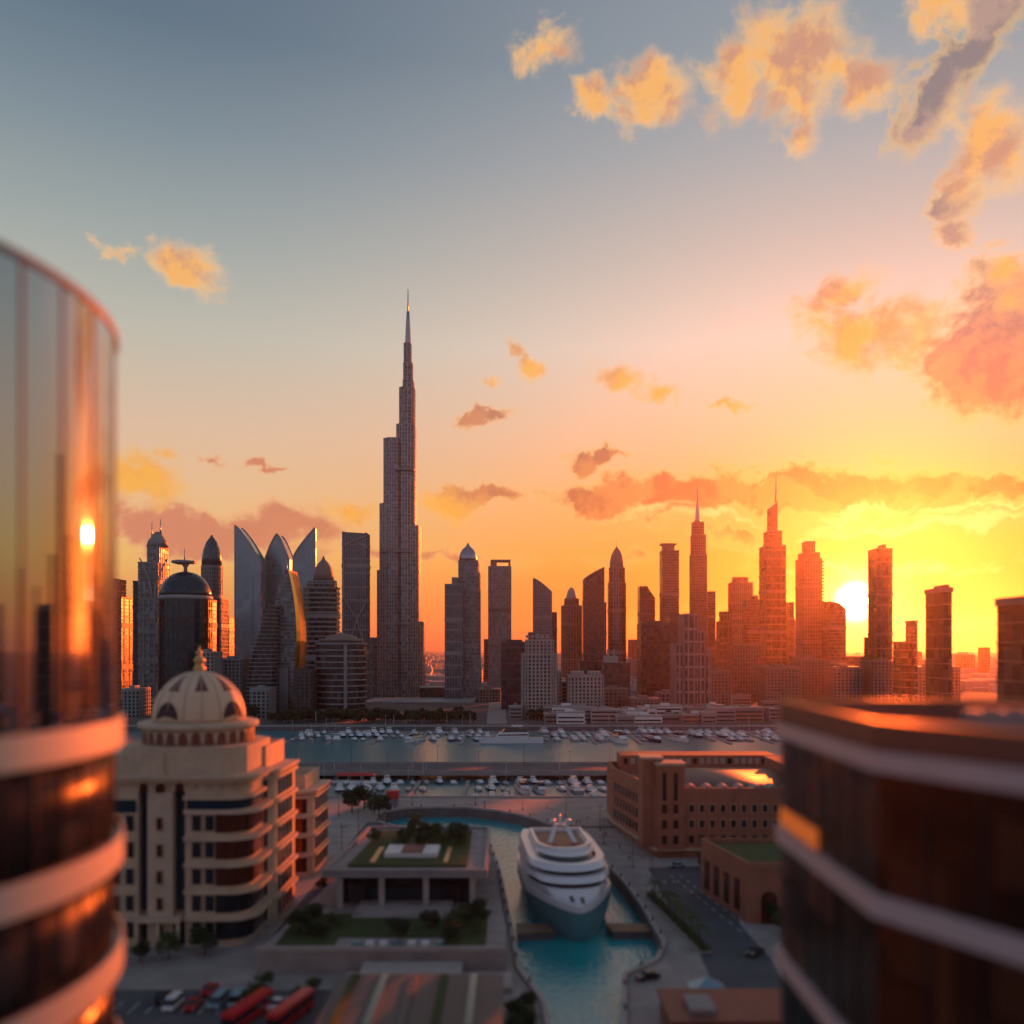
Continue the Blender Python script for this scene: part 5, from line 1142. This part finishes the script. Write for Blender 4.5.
def make_person(pose, shirt, trous, label):
    sw = {'walk': .28, 'stand': .05, 'stride': .36}[pose]
    J = {'pel': (0, 0, .95), 'che': (0, .02, 1.32), 'nek': (0, 0, 1.5), 'hed': (0, -.03, 1.66), 'top': (0, -.01, 1.76),
         'lh': (-.1, 0, .9), 'lk': (-.11, -sw * .7, .5), 'la': (-.12, -sw * .6, .08), 'lt': (-.12, -sw * .6 - .2, .04), 'rh': (.1, 0, .9), 'rk': (.11, sw * .25, .5), 'ra': (.12, sw, .12), 'rt': (.12, sw - .18, .05),
         'ls': (-.2, 0, 1.42), 'le': (-.26, sw * .4, 1.13), 'lw': (-.25, sw * .3, .88), 'lf': (-.25, sw * .25, .77), 'rs': (.2, 0, 1.42), 're': (.26, -sw * .4, 1.13), 'rw': (.25, -sw * .7, .9), 'rf': (.25, -sw * .85, .8)}
    E = [('pel', 'che'), ('che', 'nek'), ('nek', 'hed'), ('hed', 'top'), ('pel', 'lh'), ('lh', 'lk'), ('lk', 'la'), ('la', 'lt'), ('pel', 'rh'), ('rh', 'rk'), ('rk', 'ra'), ('ra', 'rt'), ('che', 'ls'), ('ls', 'le'), ('le', 'lw'), ('lw', 'lf'), ('che', 'rs'), ('rs', 're'), ('re', 'rw'), ('rw', 'rf')]
    rad = dict(pel=.15, che=.16, nek=.06, hed=.1, top=.07, lh=.1, lk=.065, la=.045, lt=.035, ls=.07, le=.05, lw=.035, lf=.035); rad.update({k.replace('l', 'r', 1): v for k, v in list(rad.items()) if k[0] == 'l'})
    ks = list(J); me = bpy.data.meshes.new('person'); me.from_pydata([J[k] for k in ks], [(ks.index(a), ks.index(b)) for a, b in E], [])
    o = bpy.data.objects.new('person', me); COL.objects.link(o); md = o.modifiers.new('s', 'SKIN'); md.use_smooth_shade = True; o.modifiers.new('u', 'SUBSURF').levels = 1
    for k, sv in zip(ks, me.skin_vertices[0].data): sv.radius = (rad[k], rad[k]); sv.use_root = (k == 'pel')
    dg = bpy.context.evaluated_depsgraph_get(); m2 = bpy.data.meshes.new_from_object(o.evaluated_get(dg)); bpy.data.objects.remove(o)
    for m in (mat('skin', (.42, .24, .16), .6), shirt, trous, mat('hair', (.03, .02, .015), .7)): m2.materials.append(m)
    for p in m2.polygons:
        z = p.center.z; x = abs(p.center.x); p.material_index = 3 if (z > 1.68 or (z > 1.56 and p.center.y > .02)) else 0 if z > 1.5 or (x > .2 and z < .95) else 1 if z > .96 else 2; p.use_smooth = True
    q = bpy.data.objects.new('person', m2); COL.objects.link(q); return tag(q, label, 'person')
cl1 = mat('white shirt', (.6, .58, .55), .8); cl2 = mat('dark jacket', (.03, .03, .04), .8); cl3 = mat('blue jeans', (.04, .06, .12), .8); cl4 = mat('red top', (.35, .04, .03), .8)
pp = [make_person('walk', cl2, cl2, 'x'), make_person('stride', cl1, cl3, 'x'), make_person('stand', cl4, cl2, 'x')]
spots = [(-57, 300, 0, 1.9, 'person in dark clothes walking on the plaza beside the small orange block'), (-55.8, 300.6, 1, 1.8, 'person in white shirt beside the dark-clothed walker on the plaza'), (-10.5, 343, 0, 2.5, 'person in dark clothes on the promenade north of the canal bend'),
         (22, 306, 2, 0, 'person in red top standing near the right end of the canal bend'), (23.2, 306.4, 0, .4, 'person in dark clothes standing beside the one in a red top'), (26.5, 316, 1, 1, 'person in white shirt walking towards the terracotta building'), (19.5, 297, 0, 3, 'person in dark clothes walking by the yacht stern'),
         (29.2, 288, 1, 2, 'person in white shirt between the yacht and the terracotta building'), (29.9, 286.9, 2, 2.3, 'person in red top behind the terracotta building\'s left corner'), (33, 253, 0, 1, 'person in dark clothes alone by the corner tower'), (-6.6, 262, 2, 0, 'person in red top on the left quay beside the yacht'), (-9.4, 281, 0, 0, 'person in dark clothes on the left quay at the yacht stern'),
         (13, 336, 1, 1, 'person in white shirt on the promenade near the moored cruisers'), (32, 268, 2, 2, 'person in red top standing beside the terracotta arcade')]
for x, y, k, rz, l in spots:
    o = pp[k] if pp[k].name not in USED else pp[k].copy()
    if pp[k].name in USED: COL.objects.link(o)
    USED.add(pp[k].name); o.location = (x, y, .03); o.rotation_euler.z = rz; o['label'] = l
def make_car(col, label, van=False, L=4.6, Wd=1.9, name='parked_car'):
    root = empty(name, (0, 0, 0), label, 'van' if van else 'car'); hl = L / 2
    low = [(-hl, .35), (-hl, .8), (-hl * .55 if not van else -hl * .85, .95), (hl * .9, 1.0), (hl, .8), (hl, .35)]
    mb = MB(); mb.loft([[(p, -Wd / 2, z) for p, z in low], [(p, Wd / 2, z) for p, z in low]]); mb.build('body', col, root)
    g = [(-hl * .5, .95), (-hl * .22, 1.42), (hl * .4, 1.45), (hl * .75, 1.0)] if not van else [(-hl * .82, .95), (-hl * .6, 1.95), (hl * .95, 2.0), (hl * .98, 1.0)]
    gl = [(p * .98, z + .0) for p, z in g]; mb = MB(); mb.loft([[(p, -Wd * .44, z) for p, z in gl], [(p, Wd * .44, z) for p, z in gl]]); mb.build('glasshouse', win, root)
    mb = MB(); t0 = g[1]; t1 = g[2]; mb.loft([[(t0[0], -Wd * .43, t0[1]), (t1[0], -Wd * .43, t1[1]), (t1[0], Wd * .43, t1[1]), (t0[0], Wd * .43, t0[1])], [(t0[0] + .1, -Wd * .4, t0[1] + .07), (t1[0] - .1, -Wd * .4, t1[1] + .07), (t1[0] - .1, Wd * .4, t1[1] + .07), (t0[0] + .1, Wd * .4, t0[1] + .07)]]); mb.build('roof', col, root)
    for xx in (-hl * .62, hl * .62):
        for s_ in (-1, 1):
            mb = MB(); yy = s_ * (Wd / 2 - .12); mb.tube([(xx, yy - .13, .33), (xx, yy + .13, .33)], [.33, .33], 14, False); w_ = mb.build('wheel', blackm, root)
    for s_ in (-1, 1):
        mb = MB(); mb.box(-hl - .03, -hl + .1, s_ * Wd * .36 - .18, s_ * Wd * .36 + .18, .6, .76); mb.build('headlight', c_white, root)
    freeze(root); return root
pc = {n: mat(n + ' car paint', c, .3, .1) for n, c in dict(white=(.7, .7, .7), red=(.42, .02, .02), black=(.02, .02, .025), blue=(.22, .36, .42), silver=(.35, .36, .38)).items()}
cars = [('white', True, -56.5, 150, 1.5, 'white van, leftmost vehicle on the bottom street'), ('black', False, -59.5, 153, 1.6, 'black car beside the white van at bottom left'), ('red', False, -53.2, 150, 1.6, 'red car right of the white van'), ('red', False, -52.6, 156.5, 1.55, 'second red car behind the first'),
        ('blue', True, -49.3, 151, 1.5, 'pale blue van, left of two in the bottom street'), ('blue', True, -46.4, 151.5, 1.62, 'pale blue van, right of two in the bottom street'), ('white', False, -39.2, 150, 1.35, 'white car parked between the two long red buses'),
        ('black', False, 24.5, 163, .4, 'black car alone on the paving at the canal mouth'), ('black', False, 47.5, 176, .8, 'black car parked near the foot of the dark glass building'), ('silver', False, 38, 150, 1.4, 'silver car at the bottom beside the kiosk awning'), ('red', False, 42.5, 150, 1.6, 'red car at bottom right'), ('black', False, 26.5, 149, 1.6, 'black car at bottom right of the canal'),
        ('black', False, 52.5, 232, .9, 'black car on the road before the terracotta arcade'), ('blue', False, 45, 246, .2, 'blue-grey car parked by the terracotta arcade')]
for c, v, x, y, rz, l in cars: o = make_car(pc[c], l, v); o.location = (x, y, .035); o.rotation_euler.z = rz
for x, l in ((-42.6, 'long red bus, left of the two at bottom left'), (-35.6, 'long red bus, right of the two at bottom left')):
    bus = empty('bus', (x, 145, 0), l, 'bus'); mb = MB(); q = octo(x - 1.2, x + 1.2, 139, 151, .35)
    mb.prism(q, .4, 1.5); mb.prism(q, 2.5, 3.1); mb.prism(offset(q, -.3), 3.1, 3.25); mb.build('body', red, bus); mb = MB(); mb.prism(offset(q, -.06), 1.5, 2.5); mb.build('windows', win, bus)
    for yy in (141.5, 148.5):
        for s_ in (-1, 1): mb = MB(); mb.tube([(x + s_ * 1.1 - .14, yy, .5), (x + s_ * 1.1 + .14, yy, .5)], [.5, .5], 14, False); mb.build('wheel', blackm, bus)
    bus.rotation_euler.z = -.28
aw = empty('kiosk', (33, 152, 0), 'kiosk under a pale blue pitched awning at bottom right', 'kiosk'); mb = MB(); mb.box(30.6, 35.4, 150, 154, 0, 2.6); mb.build('wall', brick, aw)
mb = MB(); mb.loft([[(30, 149.4, 2.6), (36, 149.4, 2.6), (36, 154.6, 2.6), (30, 154.6, 2.6)], [(32.8, 152, 4.4), (33.2, 152, 4.4), (33.2, 152.1, 4.4), (32.8, 152.1, 4.4)]]); mb.build('awning', pc['blue'], aw)
sh = empty('shop_row', (34, 140, 0), 'low brick-red shop row with flat roof at the bottom right', 'building'); mb = MB(); mb.box(24, 44, 134, 146, 0, 4.2); mb.build('wall', brick_d, sh); mb = MB(); mb.box(23.5, 44.5, 133.5, 146.5, 4.2, 4.6); mb.build('roof', maroon, sh)
mb = MB(); mb.box(27, 31, 136, 142, 4.6, 5.4); mb.build('roof_hatch', conc, sh)

# ------------------------------------------------------------------ haze (one even volume round everything)
mb = MB(); mb.box(-16500, 16500, -6500, 16500, -6.5, 522)
hm = bpy.data.materials.new('haze'); hm.use_nodes = True; t = hm.node_tree; t.nodes.clear()
pv = t.nodes.new('ShaderNodeVolumePrincipled'); mo = t.nodes.new('ShaderNodeOutputMaterial'); t.links.new(pv.outputs[0], mo.inputs['Volume'])
pv.inputs['Color'].default_value = (1.0, 0.86, 0.74, 1); pv.inputs['Density'].default_value = 0.000027; pv.inputs['Anisotropy'].default_value = 0.86
hz = tag(mb.build('haze', hm), 'warm evening haze in the air over the whole city', 'haze', kind='stuff')
